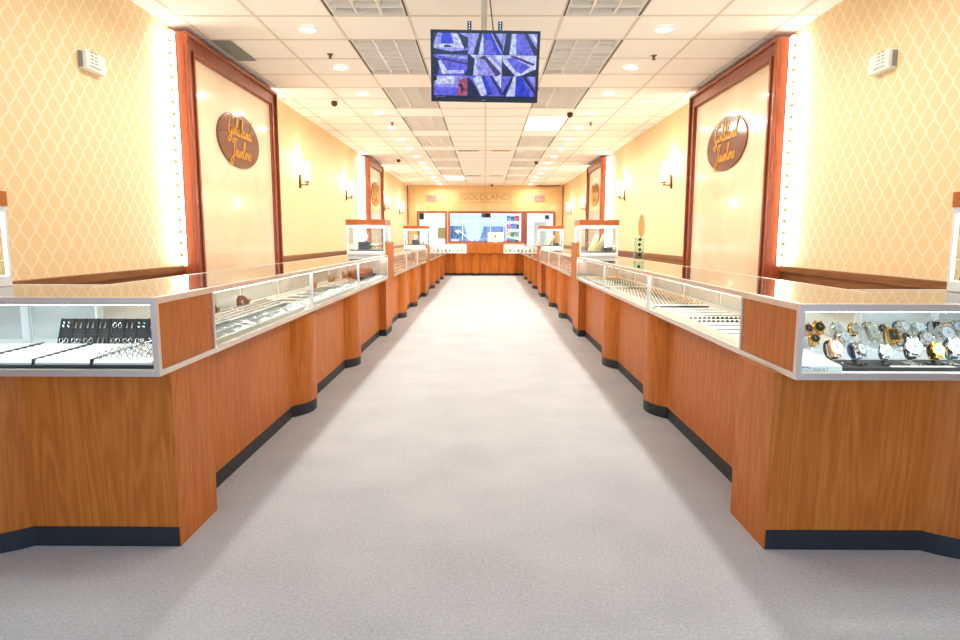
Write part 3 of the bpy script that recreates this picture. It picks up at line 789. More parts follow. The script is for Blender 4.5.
for p, ca, di, st, sh, lab, sc, rz in front:
    watch((at(p, y1_), y1_, ZF+.0065), rz, ca, di, st, sh, lab, sc, 'black' if sc < 1.1 else 'chrome')
mid = [(813, 'gold', 'dial_black', 'gold', 'round', 'gold watch with dark dial standing behind the white lettered ramp', .85, 0),
       (842, 'silver', 'dial_white', 'silver', 'round', 'silver watch half hidden behind the rose-rimmed watch', 1., .3),
       (869, 'silver', 'vent_grey', 'pad', 'square', 'white-strap watch with long grey rectangular dial', 1.25, .3),
       (890, 'gold', 'dial_black', 'gold', 'square', 'gold watch with square black dial in the second row', 1.1, 0),
       (902, 'silver', 'dial_black', 'leather', 'round', 'dark-strap watch with black dial in the second row', .95, .2),
       (924, 'silver', 'dial_white', 'leather', 'round', 'white-dial leather-strap watch in the second row', .95, 0),
       (943, 'chrome', 'dial_white', 'pad', 'round', 'large pale watch with white strap in the second row', 1.25, 0)]
for p, ca, di, st, sh, lab, sc, rz in mid:
    y = 2.581; watch((at(p, y), y, ZF+.0325), rz, ca, di, st, sh, lab, sc, 'white')
back = [(835, 'silver', 'dial_white', 'pad', 'round', 'white-strap watch left of the brown-strap one in the rear watch row', .9, .2),
        (866, 'gold', 'dial_white', 'olive', 'square', 'gold square watch between brown-strap and black-dial watches in the rear row', .9, 0),
        (916, 'silver', 'dial_white', 'silver', 'round', 'silver bracelet watch between the blue-strap and square watches in the rear row', .95, 0),
        (944, 'rose', 'dial_white', 'leather', 'round', 'rose-rimmed brown-strap watch near the edge in the rear watch row', .9, 0),
        (806, 'rose', 'dial_black', 'rose', 'round', 'rose gold watch at the corner end of the rear watch row', .85, .2),
        (817, 'gold', 'dial_black', 'gold', 'round', 'gold chronograph with black dial in the rear watch row by the corner', .95, 0),
        (852, 'gold', 'dial_white', 'leather', 'round', 'gold-rimmed brown-strap watch in the rear watch row', .85, 0),
        (879, 'silver', 'dial_black', 'silver', 'round', 'silver black-dial watch in the rear row left of the blue one', .85, 0),
        (900, 'silver', 'dial_white', 'steel_blue', 'round', 'blue-strap watch in the rear watch row', 1., .4),
        (932, 'silver', 'dial_black', 'steel_blue', 'square', 'square dark-dial watch in the rear watch row', 1., 0),
        (954, 'silver', 'dial_white', 'silver', 'round', 'silver watch at the picture edge in the rear watch row', 1., 0)]
for p, ca, di, st, sh, lab, sc, rz in back:
    y = 2.675; watch((at(p, y), y, ZF+.0605), rz, ca, di, st, sh, lab, sc, 'white')
# watch boxes / display cushions
t = thing('brand_ramp', 'white wedge-shaped display ramp with small grey lettering in the right front case corner', 'display ramp', (1.22, 2.3, ZF))
x0 = 1.13; m = MB()
m.add([(x0, 2.285, ZF), (x0+.165, 2.285, ZF), (x0+.12, 2.55, ZF+.0), (x0, 2.55, ZF), (x0, 2.285, ZF+.028), (x0+.163, 2.285, ZF+.028), (x0+.06, 2.55, ZF+.085), (x0, 2.55, ZF+.095)],
      [(0, 3, 2, 1), (4, 5, 6, 7), (0, 1, 5, 4), (1, 2, 6, 5), (2, 3, 7, 6), (3, 0, 4, 7)])
m.build('ramp', 'white', t, bevel=.001)
font_mesh('lettering', 'WAULT', .017, 'vent_grey', t, Matrix.Translation(Vector((x0+.085, 2.284, ZF+.014))-t.location)@Matrix.Rotation(PI/2, 4, 'X'), .0004)
MB().tube([(x0+.005+.022*(1-math.cos(q*PI/8)), 2.2835, ZF+.012+.012*math.sin(q*PI/8)) for q in range(8)], .0013, 5).build('emblem', 'charcoal', t)
for k, p in enumerate((898, 912, 924, 937, 948)):
    t = tag(MB().box(-.022, .022, -.014, .014, 0, .003).build('price_card', 'plastic'), 'small clear price card lying before the watches, '+['leftmost', 'second from left', 'middle', 'fourth from left', 'rightmost'][k], 'card', 'price cards in the right front case')
    t.location = (at(p, 2.37), 2.372, ZF+.0065)

# --- aisle cases. local frame: u across (UF..UI), y along
def ring_mesh_group(): pass
def strip_tray(s, y, lab, grp, w=.135, u0=UF+.07, u1=UI-.09, dark='charcoal', ringm=None, gold=False):
    F = side(s)
    t = thing('jewelry_strip', lab, 'jewelry tray', (CX+s*u0, y, ZF), grp)
    MB(F).box(u0, u1, y, y+w-.002, ZF, ZF+.02).build('tray', dark, t)
    MB(F).extr([(u0+.003, y+.004, ZF+.0205), (u0+.003, y+.005, ZF+.023), (u0+.003, y+w*.66, ZF+.0245), (u0+.003, y+w*.68, ZF+.0205)], (u1-u0-.006, 0, 0)).build('pad', 'pad', t)
    if ringm:
        m = MB(F); n = 14
        for i in range(n):
            u = u0+.02+(u1-u0-.04)*i/(n-1)
            m.sph((u, y+w*.80, ZF+.027), .009, 6, 4)
        m.build('jewels', ringm, t, kind='stuff')
for s in (1,):
    G = 'white jewelry strips in the right aisle cases'
    for k in range(10):
        strip_tray(s, 2.82+.148*k, 'white jewelry strip in the nearest right aisle case, %s' % nth(k), G, w=.145, ringm='charcoal' if k in (4, 5) else None)
    for k in range(12):
        strip_tray(s, 4.40+.125*k, 'slim gold-jewel strip in the second right aisle case, %s' % nth(k), G, w=.12, ringm='gold')
    for k in range(9):
        strip_tray(s, 6.03+.125*k, 'slim white strip in the third right aisle case, %s' % nth(k), G, w=.12, ringm='olive')
    t = thing('jewelry_tray', 'brown-edged tray with tan jewelry at the far end of the third right aisle case', 'jewelry tray', (CX+1.2, 7.2, ZF))
    MB(side(s)).box(UF+.06, UI-.08, 7.2, 7.65, ZF, ZF+.02).build('tray', 'brown_velvet', t)
    MB(side(s)).box(UF+.08, UI-.1, 7.22, 7.63, ZF+.0205, ZF+.035).build('pad', 'tan', t)
    # grey ramp along the glass foot
    for k, (y0, y1) in enumerate(((2.76, 4.3), (4.36, 5.92))):
        r = MB(side(s)).extr([(UF+.03, y0, ZF), (UF+.066, y0, ZF), (UF+.066, y0, ZF+.03)], (0, y1-y0, 0)).build('edge_ramp', 'grey_edge')
        tag(r, 'grey sloped ramp along the glass foot of the %s right aisle case' % ('nearest', 'second')[k], 'display ramp')
# half-disc busts, slanted pads with bracelets
def half_bust(s, y, u, r, mat, lab, grp, jew='silver'):
    F = side(s)
    t = thing('necklace_bust', lab, 'necklace display', (CX+s*u, y, ZF), grp)
    n = 14
    # a leaning half disc facing the aisle (towards smaller u)
    pts = []
    for i in range(n+1):
        a = PI*i/n; pts.append((u+.3*r*math.sin(a)*1., y+r*math.cos(a), ZF+.02+.95*r*math.sin(a)))
    MB(F).extr(pts, (.018, 0, 0)).build('half_disc', mat, t)
    MB(F).box(u-.01, u+.05, y-r, y+r, ZF, ZF+.0195).build('foot', 'pad', t)
    m = MB(F)
    for i in range(1, n):
        a = PI+PI*i/n; m.sph((u+.12*r-.008+.0, y+.7*r*math.cos(a), ZF+.02+.75*r+.5*r*math.sin(a)), .0075, 6, 4)
    m.build('necklace', jew, t, smooth=True)
def slanted_pad(s, y0, y1, u0, u1, z0, z1, lab, grp, edge='grey_edge', jew='silver', n=(10, 4), seed=0, jr=.006, kind='bar'):
    F = side(s); rnd = random.Random(seed)
    t = thing('slanted_pad', lab, 'jewelry pad', (CX+s*u0, y0, ZF), grp)
    a = MB(F); a.extr([(u0, y0, ZF), (u0, y0, ZF+z0), (u0+.006, y0, ZF+z0), (u0+.006, y0, ZF)], (0, y1-y0, 0)); a.build('front_edge', edge, t)
    MB(F).extr([(u0+.0065, y0, ZF), (u0+.0065, y0, ZF+z0), (u1, y0, ZF+z1), (u1, y0, ZF)], (0, y1-y0, 0)).build('pad', 'pad', t)
    m = MB(F)
    for i in range(n[0]):
        for j in range(n[1]):
            f = (j+.5)/n[1]; y = y0+(y1-y0)*(i+.5)/n[0]; u = u0+(u1-u0)*f; z = ZF+z0+(z1-z0)*f
            if kind == 'bar':
                q = (u1-u0)/n[1]*.42; dz = (z1-z0)/(u1-u0)*q
                m.tube([(u-q, y+rnd.uniform(-.006, .006), z-dz+.004), (u, y, z+.006), (u+q, y+rnd.uniform(-.006, .006), z+dz+.004)], jr*.6, 5)
            else: m.sph((u, y+rnd.uniform(-.006, .006), z+jr*.7), jr, 6, 4)
    m.build('jewels', jew, t, smooth=True, kind='stuff')
G = 'slanted jewelry pads in the left aisle cases'
for k in range(3):
    slanted_pad(-1, 2.76+.50*k, 3.24+.50*k, UF+.035, UF+.16, .028, .05, 'white slanted pad of bracelets with grey front edge at the glass, %s' % nth(k), G, seed=k, n=(22, 2), jr=.006)
for k in range(5):
    slanted_pad(-1, 2.76+.30*k, 3.04+.30*k, UF+.18, UF+.30, .05, .075, 'white charm-studded pad in the middle of the nearest left case, %s' % nth(k), G, seed=10+k, n=(13, 4), kind='s', jr=.0065, edge='charcoal' if k < 2 else 'pad')
half_bust(-1, 3.60, UF+.36, .10, 'brown_velvet', 'brown half-disc bust with beaded necklace nearest the camera in the left aisle case', 'half-disc necklace busts')
half_bust(-1, 4.08, UF+.36, .10, 'brown_velvet', 'brown half-disc bust behind the first one in the nearest left aisle case', 'half-disc necklace busts')
for k in range(7): strip_tray(-1, 4.40+.13*k, 'white ring strip in the second left aisle case, %s' % nth(k), 'white strips in the left aisle cases', w=.12, u0=UF+.16, u1=UI-.17, dark='grey_edge', ringm='silver' if k % 2 else None)
slanted_pad(-1, 4.38, 5.88, UF+.035, UF+.14, .03, .05, 'long white slanted pad along the glass of the second left case', G, seed=41, n=(30, 2), jr=.005)
for k, y in enumerate((5.78, 6.45, 7.1)):
    half_bust(-1, y, UF+.37, .09, 'olive', 'olive half-disc bust with gold necklace, %s of the three in the left cases' % ('nearest', 'middle', 'farthest')[k], 'half-disc necklace busts', 'gold')
slanted_pad(-1, 6.02, 6.4, UF+.16, UF+.32, .03, .06, 'white pad of silver charms before the brown bracelet pillows', G, seed=61, n=(12, 4), kind='s', jr=.0065, edge='pad')
slanted_pad(-1, 6.43, 6.78, UF+.15, UF+.30, .03, .06, 'white pad of rose gold charms touching the bracelet pillow block', G, seed=62, n=(12, 4), kind='s', jr=.0065, edge='pad', jew='rose')
for k in range(5): strip_tray(-1, 5.33+.11*k, 'white ring strip at the far end of the second left case, %s' % nth(k), 'white strips in the left aisle cases', w=.1, u0=UF+.16, u1=UI-.17, dark='grey_edge', ringm='silver')
# third left bay: brown watch pillows
def pillow(s, y, u, z, mat, lab, grp, r=.045):
    F = side(s)
    t = thing('watch_pillow', lab, 'bracelet pillow', (CX+s*u, y, z), grp)
    MB(F).sph((u, y, z+r*.72), r, 12, 8, sc=(.8, 1.1, .72)).build('cushion', mat, t, smooth=True)
    MB(F).tube([(u+.82*r*math.cos(q*PI/6), y, z+r*.73+.75*r*math.sin(q*PI/6)) for q in range(12)], .006, 6, closed=True).build('bracelet', 'rose', t, smooth=True)
q = 0
for j, u in enumerate((UF+.19, UF+.28)):
    for i in range(5):
        pillow(-1, 6.88+.16*i+.03*j, u, ZF+.0605, ('brown_velvet', 'leather')[(i+j) % 2], 'brown bracelet pillow in the third left case, %s in the %s row' % (nth(i), ('front', 'rear')[j]), 'brown bracelet pillows'); q += 1
tag(MB(side(-1)).box(UF+.135, UF+.34, 6.8, 7.68, ZF, ZF+.06).build('pillow_riser', 'charcoal'), 'black block riser under the brown bracelet pillows', 'riser')
slanted_pad(-1, 6.05, 7.62, UF+.035, UF+.12, .02, .03, 'narrow white pad along the glass of the third left case', G, seed=50, n=(20, 1), jr=.006)
# farther bays: trays and busts a few pixels each
GT = 'jewelry trays in the far aisle cases'
for s in (-1, 1):
    for bi, (y0, y1) in enumerate(BAYS[3:], 3):
        n = 4
        for k in range(n):
            w = (y1-y0-.12)/n; ya = y0+.06+w*k
            mt = (['pad', 'tan', 'pad', 'brown_velvet'] if (bi+s) % 2 else ['pad', 'pad', 'grey_edge', 'pad'])[k]
            jm = ('gold', 'silver', 'rose', 'charcoal')[(k+bi) % 4]
            slanted_pad(s, ya, ya+w-.03, UF+.06, UI-.16, .015, .085, '%s tray of small %s pieces, %s in the %s %s aisle case' % ({'pad': 'white', 'tan': 'tan', 'brown_velvet': 'brown', 'grey_edge': 'grey edged'}[mt], {'gold': 'gold', 'silver': 'silver', 'rose': 'rose gold', 'charcoal': 'dark'}[jm], nth(k), ORD[bi], SIDE[s]), GT, edge=mt, jew=jm, n=(6, 4), seed=bi*9+k, kind='s', jr=.012)
for e in (-1, 1):
    for k in range(4):
        x = e*(.71+.125*k)
        jm = ('rose', 'green', 'gold', 'charcoal')[k]
        t = thing('jewelry_stand', 'small %s jewelry stand in the %s white case of the far counter' % ({'rose': 'rose', 'green': 'green', 'gold': 'gold', 'charcoal': 'dark'}[jm], SIDE[e]), 'jewelry stand', (CX+x, 20.3, ZF), 'jewelry stands in the far counter')
        MB(side(1)).box(x-.045, x+.045, 20.2, 20.4, ZF, ZF+.03).build('base', 'pad', t)
        MB(side(1)).extr([(x-.03, 20.25, ZF+.031), (x-.03, 20.28, ZF+.12), (x+.03, 20.28, ZF+.12), (x+.03, 20.25, ZF+.031)], (0, .02, 0)).build('neck_form', jm, t)

# --- tower contents
def put(s, mbf, name, mat, lab, cat, **k):
    m = MB(side(s)); mbf(m); return tag(m.build(name, mat, **k), lab, cat)
for s, k in ((-1, 1), (1, 1), (-1, 2), (1, 2), (-1, 0), (1, 0)):
    z = TW[s, k]
    y = {0: 2.62, 1: 7.96, 2: 13.78}[k]; u = {0: 2.2, 1: 1.4, 2: 1.4}[k]
    pl = 'the %s %s glass tower' % (('front', 'nearer aisle', 'farther aisle')[k], SIDE[s])
    if s == 1 and k in (1, 2):
        for q, du in enumerate((-.03, .06)):
            put(s, lambda m: m.extr([(u+du-.06, y-.05, z+.001), (u+du-.015, y-.05, z+.001), (u+du+.065, y-.05, z+.2), (u+du+.03, y-.05, z+.2)], (0, .1, 0)), 'leaning_card', ('tan', 'olive')[q], '%s leaning bracelet ramp in %s' % (('tan', 'olive'), )[0][q].__add__('') % () if False else '%s leaning bracelet ramp in %s' % (('tan', 'olive')[q], pl), 'bracelet ramp')
        put(s, lambda m: m.box(u+.09, u+.19, y-.1, y+.1, z+.001, z+.05), 'dark_box', 'black', 'low black jewelry box in %s' % pl, 'box', bevel=.003)
    else:
        put(s, lambda m: m.box(u-.02, u+.12, y-.08, y+.06, z+.001, z+.1), 'display_block', 'charcoal', 'dark display block in %s' % pl, 'display block', bevel=.004)
        put(s, lambda m: m.tube([(u+.05+.035*math.cos(q*PI/6), y-.01, z+.14+.035*math.sin(q*PI/6)) for q in range(12)], .009, 6, closed=True), 'bangle', 'rose', 'rose bangle standing on the dark block in %s' % pl, 'bangle', smooth=True)
        for q in range(3):
            put(s, lambda m: (m.cyl((u-.125+.045*q, y-.06+.02*q, z+.001), (u-.125+.045*q, y-.06+.02*q, z+.035), .014, .006, n=10), m.sph((u-.125+.045*q, y-.06+.02*q, z+.05), .02, 10, 6)), 'figurine', ('gold', 'silver', 'olive')[q],
                'small %s pedestal ornament in %s' % (('gold', 'silver', 'olive')[q], pl), 'ornament', smooth=True)
# oval-topped stand on the right counter
ZT = ZTS[1]
t = thing('oval_display_stand', 'clear acrylic stand with a tan oval top and dark pieces on the right countertop', 'display stand', (1.57, 6.5, ZT))
MB().box(1.50, 1.60, 6.45, 6.55, ZT+.0005, ZT+.01).build('foot', 'glass', t)
b = MB()
for x in (1.505, 1.593): b.box(x, x+.006, 6.49, 6.53, ZT+.0105, ZT+.23)
b.box(1.512, 1.592, 6.508, 6.512, ZT+.0105, ZT+.23)
b.build('acrylic_panel', 'green_glass', t)
n = 24
MB().extr([(1.568+.033*math.cos(2*PI*i/n), 6.50, ZT+.345+.115*math.sin(2*PI*i/n)) for i in range(n)], (0, .012, 0)).build('oval_top', 'tan', t)
for q in range(4): MB().sph((1.553+.006*(q % 2), 6.50, ZT+.06+.05*q), .016, 8, 6).build('dark_piece', 'black', t)

# ------------------------------------------------------------------ hanging monitor
CX = 0.0
TVC = Vector((-.005, 4.64, 2.375))
t = thing('wall_monitor', 'flat black-framed monitor hanging from the ceiling showing nine blue camera views', 'monitor', tuple(TVC)); t.name = 'hanging_monitor'
R = Matrix.Translation(TVC)@Matrix.Rotation(math.radians(1.0), 4, 'Y')@Matrix.Rotation(math.radians(16), 4, 'X')
def T(x, y, z): return tuple(R@Vector((x, y, z)))
W, H = .75, .465
b = MB(T); fr = .018
b.box(-W/2, W/2, 0, .04, -H/2, H/2); b.box(-W/2+.08, W/2-.08, .0401, .075, -H/2+.06, H/2-.08)
b.build('housing', 'black', t, bevel=.003)
b = MB(T)
b.box(-W/2, -W/2+fr, -.008, -.0005, -H/2, H/2); b.box(W/2-fr, W/2, -.008, -.0005, -H/2, H/2)
b.box(-W/2+fr, W/2-fr, -.008, -.0005, H/2-fr, H/2); b.box(-W/2+fr, W/2-fr, -.008, -.0005, -H/2, -H/2+.026)
b.build('bezel', 'black', t)
font_mesh('maker_mark', 'BENQ', .011, 'silver', t, Matrix.Translation(-TVC)@R@Matrix.Translation((0, -.0085, -H/2+.013))@Matrix.Rotation(PI/2, 4, 'X'), .0003)
sx0, sx1, sz0, sz1 = -W/2+fr, W/2-fr, -H/2+.026, H/2-fr
SM = ['s_navy', 's_blue', 's_violet', 's_lav', 's_white', 's_plum', 's_red']
b = MB(T); b.k = 0; b.box(sx0, sx1, -.001, -.0002, sz0, sz1)
tiles = {  # polygons in tile space (0..1, y up), colour index
 0: [(3, [(0, 0), (1, 0), (1, 1), (0, 1)]), (0, [(0, .5), (.12, 1), (.0, 1)]), (1, [(.2, .35), (.25, 1), (.5, 1), (.62, .35)]), (4, [(0, .3), (.95, .3), (.9, .5), (0, .48)]), (0, [(0, 0), (1, 0), (1, .2), (.5, .12), (0, .28)]), (0, [(.3, .32), (.5, .32), (.5, .42), (.3, .42)]), (4, [(.62, .5), (.55, .95), (.7, .95), (.85, .5)]), (0, [(.92, .2), (1, .35), (1, .8), (.75, 1), (.7, 1)])],
 1: [(3, [(0, 0), (1, 0), (1, 1), (0, 1)]), (0, [(.15, 0), (.32, 1), (.5, 1), (.3, 0)]), (4, [(.3, 0), (.42, 1), (.44, 1), (.44, 0)]), (1, [(.47, 0), (.47, 1), (.66, 1), (.98, 0)]), (2, [(.5, 0), (.5, .7), (.66, .7), (.85, 0)]), (0, [(.7, 1), (.8, 1), (1, .45), (1, .1)])],
 2: [(3, [(0, 0), (1, 0), (1, 1), (0, 1)]), (0, [(0, 0), (.1, 1), (.25, 1), (.2, 0)]), (4, [(.2, 0), (.28, 1), (.36, 1), (.4, 0)]), (2, [(.4, 0), (.4, 1), (.62, 1), (.9, 0)]), (0, [(.62, 1), (.72, 1), (1, .3), (1, 0), (.92, 0)]), (4, [(.78, 1), (.88, 1), (1, .7), (1, .5)])],
 3: [(2, [(0, 0), (1, 0), (1, 1), (0, 1)]), (0, [(0, 0), (.12, 0), (.2, .75), (0, .9)]), (3, [(.05, .95), (1, .75), (1, .92), (.3, 1)]), (5, [(.2, .75), (1, .5), (1, .6), (.3, .82)]), (4, [(.12, .7), (.2, .72), (.4, .22), (.9, .25), (.9, .1), (.25, .05)]), (0, [(.9, 0), (1, 0), (1, .3)])],
 4: [(4, [(0, 0), (1, 0), (1, 1), (0, 1)]), (0, [(0, 0), (.15, 0), (.2, .8), (.05, 1), (0, 1)]), (3, [(.3, 0), (.25, .85), (.5, .9), (.85, 0)]), (5, [(.3, .85), (.5, 1), (.55, .88), (1, .1), (.9, 0), (.82, 0), (.5, .75)]), (3, [(.6, 1), (1, .3), (1, .5), (.75, 1)])],
 5: [(4, [(0, 0), (1, 0), (1, 1), (0, 1)]), (0, [(0, .7), (.4, 0), (0, 0)]), (2, [(.1, .85), (.3, .9), (.85, .45), (.55, .1), (.4, .25)]), (5, [(.2, .95), (.35, .98), (.98, .6), (.9, .5)]), (0, [(.55, 0), (1, .35), (1, 0)])],
 6: [(3, [(0, 0), (1, 0), (1, 1), (0, 1)]), (4, [(.05, .55), (.6, .6), (.6, .95), (.05, .95)]), (2, [(0, 0), (.75, 0), (.7, .4), (0, .45)]), (0, [(0, .7), (.08, .75), (.1, .98), (0, 1)]), (6, [(.7, .0), (1, 0), (1, .9), (.75, .8)]), (0, [(.7, .55), (.85, .6), (.9, .3), (.8, .1), (.82, .4)])],
 7: [(2, [(0, 0), (1, 0), (1, 1), (0, 1)]), (0, [(0, 0), (.4, 0), (.1, .8), (0, .9)]), (4, [(.15, .85), (.3, 1), (.4, 1), (.6, .1), (.45, 0), (.4, 0)]), (1, [(.4, .95), (.5, 1), (.75, .1), (.6, 0)]), (0, [(.65, 1), (.72, 1), (1, .25), (1, .1)]), (4, [(.75, 1), (1, .4), (1, 1)])],
 8: [(2, [(0, 0), (1, 0), (1, 1), (0, 1)]), (0, [(0, .1), (.1, .0), (.35, .9), (.3, 1)]), (4, [(.15, 0), (.35, 1), (.42, 1), (.4, 0)]), (1, [(.42, 0), (.42, 1), (.6, 1), (.85, 0)]), (0, [(.6, 1), (.72, 1), (1, .3), (1, .1)]), (3, [(.78, 1), (.95, 1), (1, .8), (1, .45)])]}
tw = (sx1-sx0)/3; thh = (sz1-sz0-.014)/3
for k, polys in tiles.items():
    x0 = sx0+tw*(k % 3); z0 = sz1-thh*(k//3+1)
    for li, (ci, P) in enumerate(polys):
        b.k = ci; d = -.0015-.0003*li
        b.add([(x0+.002+p[0]*(tw-.004), d, z0+.0015+p[1]*(thh-.003)) for p in P], [tuple(range(len(P)))])
b.build('screen', SM, t)
font_mesh('screen_caption', '2015-09-18 12:41', .009, 's_lav', t, Matrix.Translation(-TVC)@R@Matrix.Translation((sx0+.05, -.004, sz0+.007))@Matrix.Rotation(PI/2, 4, 'X'), .0003)
for x in (-.11, .10):
    br = MB(T).box(x-.014, x+.014, .0, .012, H/2+.001, H/2+.055).build('mount_ear', 'black', t)
    b = MB(T)
    for zz in (.012, .028, .044): b.cyl((x, -.002, H/2+zz), (x, -.0005, H/2+zz), .004, n=8)
    b.build('screw_holes', 'silver', br)
b = MB(); b.cyl((-.012, 4.74, 2.40), (-.012, 4.74, CZ-.012), .019, n=16); b.cyl((-.012, 4.74, CZ-.012), (-.012, 4.74, CZ-.001), .06, n=20)
b.box(-.08, .056, 4.66, 4.76, 2.33, 2.45)
b.build('ceiling_pole', 'chrome', t, smooth=True)
MB().tube([(.012, 4.73, CZ-.005), (.03, 4.73, 2.85), (.045, 4.74, 2.72), (.06, 4.74, 2.6), (.05, 4.74, 2.5)], .004, 6).build('power_cord', 'black', t)

# ------------------------------------------------------------------ small fittings
for s in (-1, 1):
    F = side(s); y0, y1, z0, z1 = 4.31, 4.53, 2.285, 2.405
    t = thing('alarm_sounder', 'white slotted plastic box mounted high on the %s wallpaper' % SIDE[s], 'alarm box', (CX+s*WU, y0, z0), 'white boxes on the wallpaper')
    MB(F).box(WU-.055, WU-.0005, y0, y1, z0, z1).build('body', 'plastic', t, bevel=.006)
    m = MB(F)
    for r in range(4):
        for c in range(2): m.box(WU-.057, WU-.0552, y0+.045+.045*c, y0+.075+.045*c, z0+.045+.022*r, z0+.052+.022*r)
    m.box(WU-.057, WU-.0552, y0+.03, y0+.15, z0+.02, z0+.027)
    m.build('grille_slots', 'vent_grey', t)
    MB(F).box(WU-.03, WU-.0005, y0-.004, y0-.0005, z0+.01, z1-.01).build('side_seam', 'vent_grey', t)
def dome(x, y, lab, hang=.0):
    t = thing('ceiling_camera', lab, 'security camera', (x, y, CZ), 'dark ceiling security cameras')
    MB().cyl((x, y, CZ-.03), (x, y, CZ-.0045), .05, .055, n=20).build('mount_base', 'plastic', t, smooth=True)
    MB().sph((x, y, CZ-.055), .042, 14, 8).build('dome', 'bronze', t, smooth=True)
dome(-1.92, 8.4, 'small dark ceiling camera near the left wall, nearer the monitor')
dome(1.17, 9.15, 'small dark ceiling camera hanging right below the lit troffer row')
dome(-1.92, 14.5, 'tiny dark ceiling camera above the far left marble panel')
dome(1.16, 14.9, 'tiny dark ceiling camera beside the far right troffers')
dome(.22, 21.3, 'tiny dark ceiling camera hanging before the engraved back wall')
for x, y, l in ((-1.49, 6.40, 'left ceiling before the downlight row'), (1.62, 6.45, 'right ceiling behind the nearest downlight'), (-1.43, 10.1, 'left ceiling, farther in'), (1.61, 10.1, 'right ceiling, farther in')):
    t = thing('sprinkler_head', 'small brass sprinkler head on the '+l, 'sprinkler', (x, y, CZ), 'brass sprinkler heads')
    MB().cyl((x, y, CZ-.006), (x, y, CZ-.001), .03, n=16).cyl((x, y, CZ-.03), (x, y, CZ-.006), .009, n=10).build('body', 'bronze', t)
    MB().cyl((x, y, CZ-.042), (x, y, CZ-.038), .02, n=12).box(x-.013, x-.010, y-.002, y+.002, CZ-.038, CZ-.012).box(x+.010, x+.013, y-.002, y+.002, CZ-.038, CZ-.012).build('deflector', 'bronze', t)
def vent(x0, x1, y0, y1, mat, lab, n, along):
    t = thing('ceiling_vent', lab, 'air vent', ((x0+x1)/2, y0, CZ), None)
    f = MB(); w = .012
    f.box(x0, x1, y0, y0+w, CZ-.01, CZ-.0045); f.box(x0, x1, y1-w, y1, CZ-.01, CZ-.0045); f.box(x0, x0+w, y0+w, y1-w, CZ-.01, CZ-.0045); f.box(x1-w, x1, y0+w, y1-w, CZ-.01, CZ-.0045)
    f.build('vent_frame', 'tile_grid' if mat == 'slot_dark' else mat, t)
    m = MB(); m.box(x0+w, x1-w, y0+w, y1-w, CZ-.006, CZ-.0045)
    for k in range(n):
        if along == 'y': xx = x0+w+(x1-x0-2*w)*(k+.5)/n; m.box(xx-.003, xx+.003, y0+w, y1-w, CZ-.01, CZ-.006)
        else: yy = y0+w+(y1-y0-2*w)*(k+.5)/n; m.box(x0+w, x1-w, yy-.003, yy+.003, CZ-.01, CZ-.006)
    m.build('slats', mat, t)
vent(-2.45, -2.27, 5.95, 6.6, 'vent_grey', 'grey rectangular ceiling vent above the near left marble panel', 5, 'y')
for k, (y) in enumerate((13.2, 18.5)):
    for x0, x1, mt, l in ((-.56, -.12, 'slot_dark', 'dark'), (.12, .50, 'tan', 'pale')):
        vent(x0, x1, y, y+.12, mt, '%s slot vent in the centre ceiling, %s' % (l, ('nearer', 'farther')[k]), 2, 'x')
for x, l in ((-1.79, 'left'), (1.82, 'right')):
    t = thing('exit_sign', 'small red glowing EXIT sign high on the back wall, %s of the engraving' % l, 'exit sign', (x, YB, 2.5), 'exit signs on the back wall')
    MB().box(x-.17, x+.17, YB-.04, YB-.001, 2.42, 2.62).build('body', 'exit_face', t, bevel=.004)
    font_mesh('lettering', 'EXIT', .15, 'exit_red', t, Matrix.Translation(Vector((x, YB-.042, 2.52))-t.location)@Matrix.Rotation(PI/2, 4, 'X'), .001)
t = thing('engraved_sign', 'faint engraved shop name in a ruled border on the back wall above the window', 'sign', (0, YB, 2.5))
b = MB()
for z in (2.36, 2.68): b.box(-.85, .85, YB-.004, YB-.001, z-.008, z+.008)
for x in (-.85, .85): b.box(x-.008, x+.008, YB-.004, YB-.001, 2.368, 2.672)
b.build('border', 'engrave', t)
font_mesh('lettering', 'GOLDLAND', .27, 'engrave', t, Matrix.Translation(Vector((0, YB-.003, 2.54))-t.location)@Matrix.Rotation(PI/2, 4, 'X')@Matrix.Diagonal((1.1, 1, 1, 1)), .001)
font_mesh('lettering', 'JEWELERS', .075, 'engrave', t, Matrix.Translation(Vector((0, YB-.003, 2.41))-t.location)@Matrix.Rotation(PI/2, 4, 'X')@Matrix.Diagonal((1.1, 1, 1, 1)), .001)

# ------------------------------------------------------------------ computer on the far counter
t = thing('desktop_computer', 'white all-in-one computer seen from behind on the far counter', 'computer', (.33, 20.5, 1.0205))
M2 = MB().box(.08, .58, 20.50, 20.525, 1.05, 1.36); M2.build('screen_back', 'white', t, bevel=.006)
MB().box(.27, .39, 20.44, 20.62, 1.0205, 1.028).extr([(.28, 20.53, 1.028), (.28, 20.54, 1.028), (.28, 20.54, 1.15), (.28, 20.53, 1.15)], (.1, 0, 0)).build('stand', 'metal', t)
ap = [(0, .02), (.012, .026), (.024, .018), (.026, .004), (.018, -.004), (.02, -.016), (.028, -.02), (.016, -.038), (.006, -.036), (0, -.033), (-.006, -.036), (-.018, -.036), (-.028, -.016), (-.026, .01), (-.014, .024)]
MB().extr([(.33+x*.9, 20.4985, 1.235+z*.9) for x, z in ap], (0, .001, 0)).extr([(.33+x, 20.4985, 1.235+z) for x, z in ((0, .026), (.008, .028), (.014, .042), (.004, .038))], (0, .001, 0)).build('fruit_emblem', 'black', t)

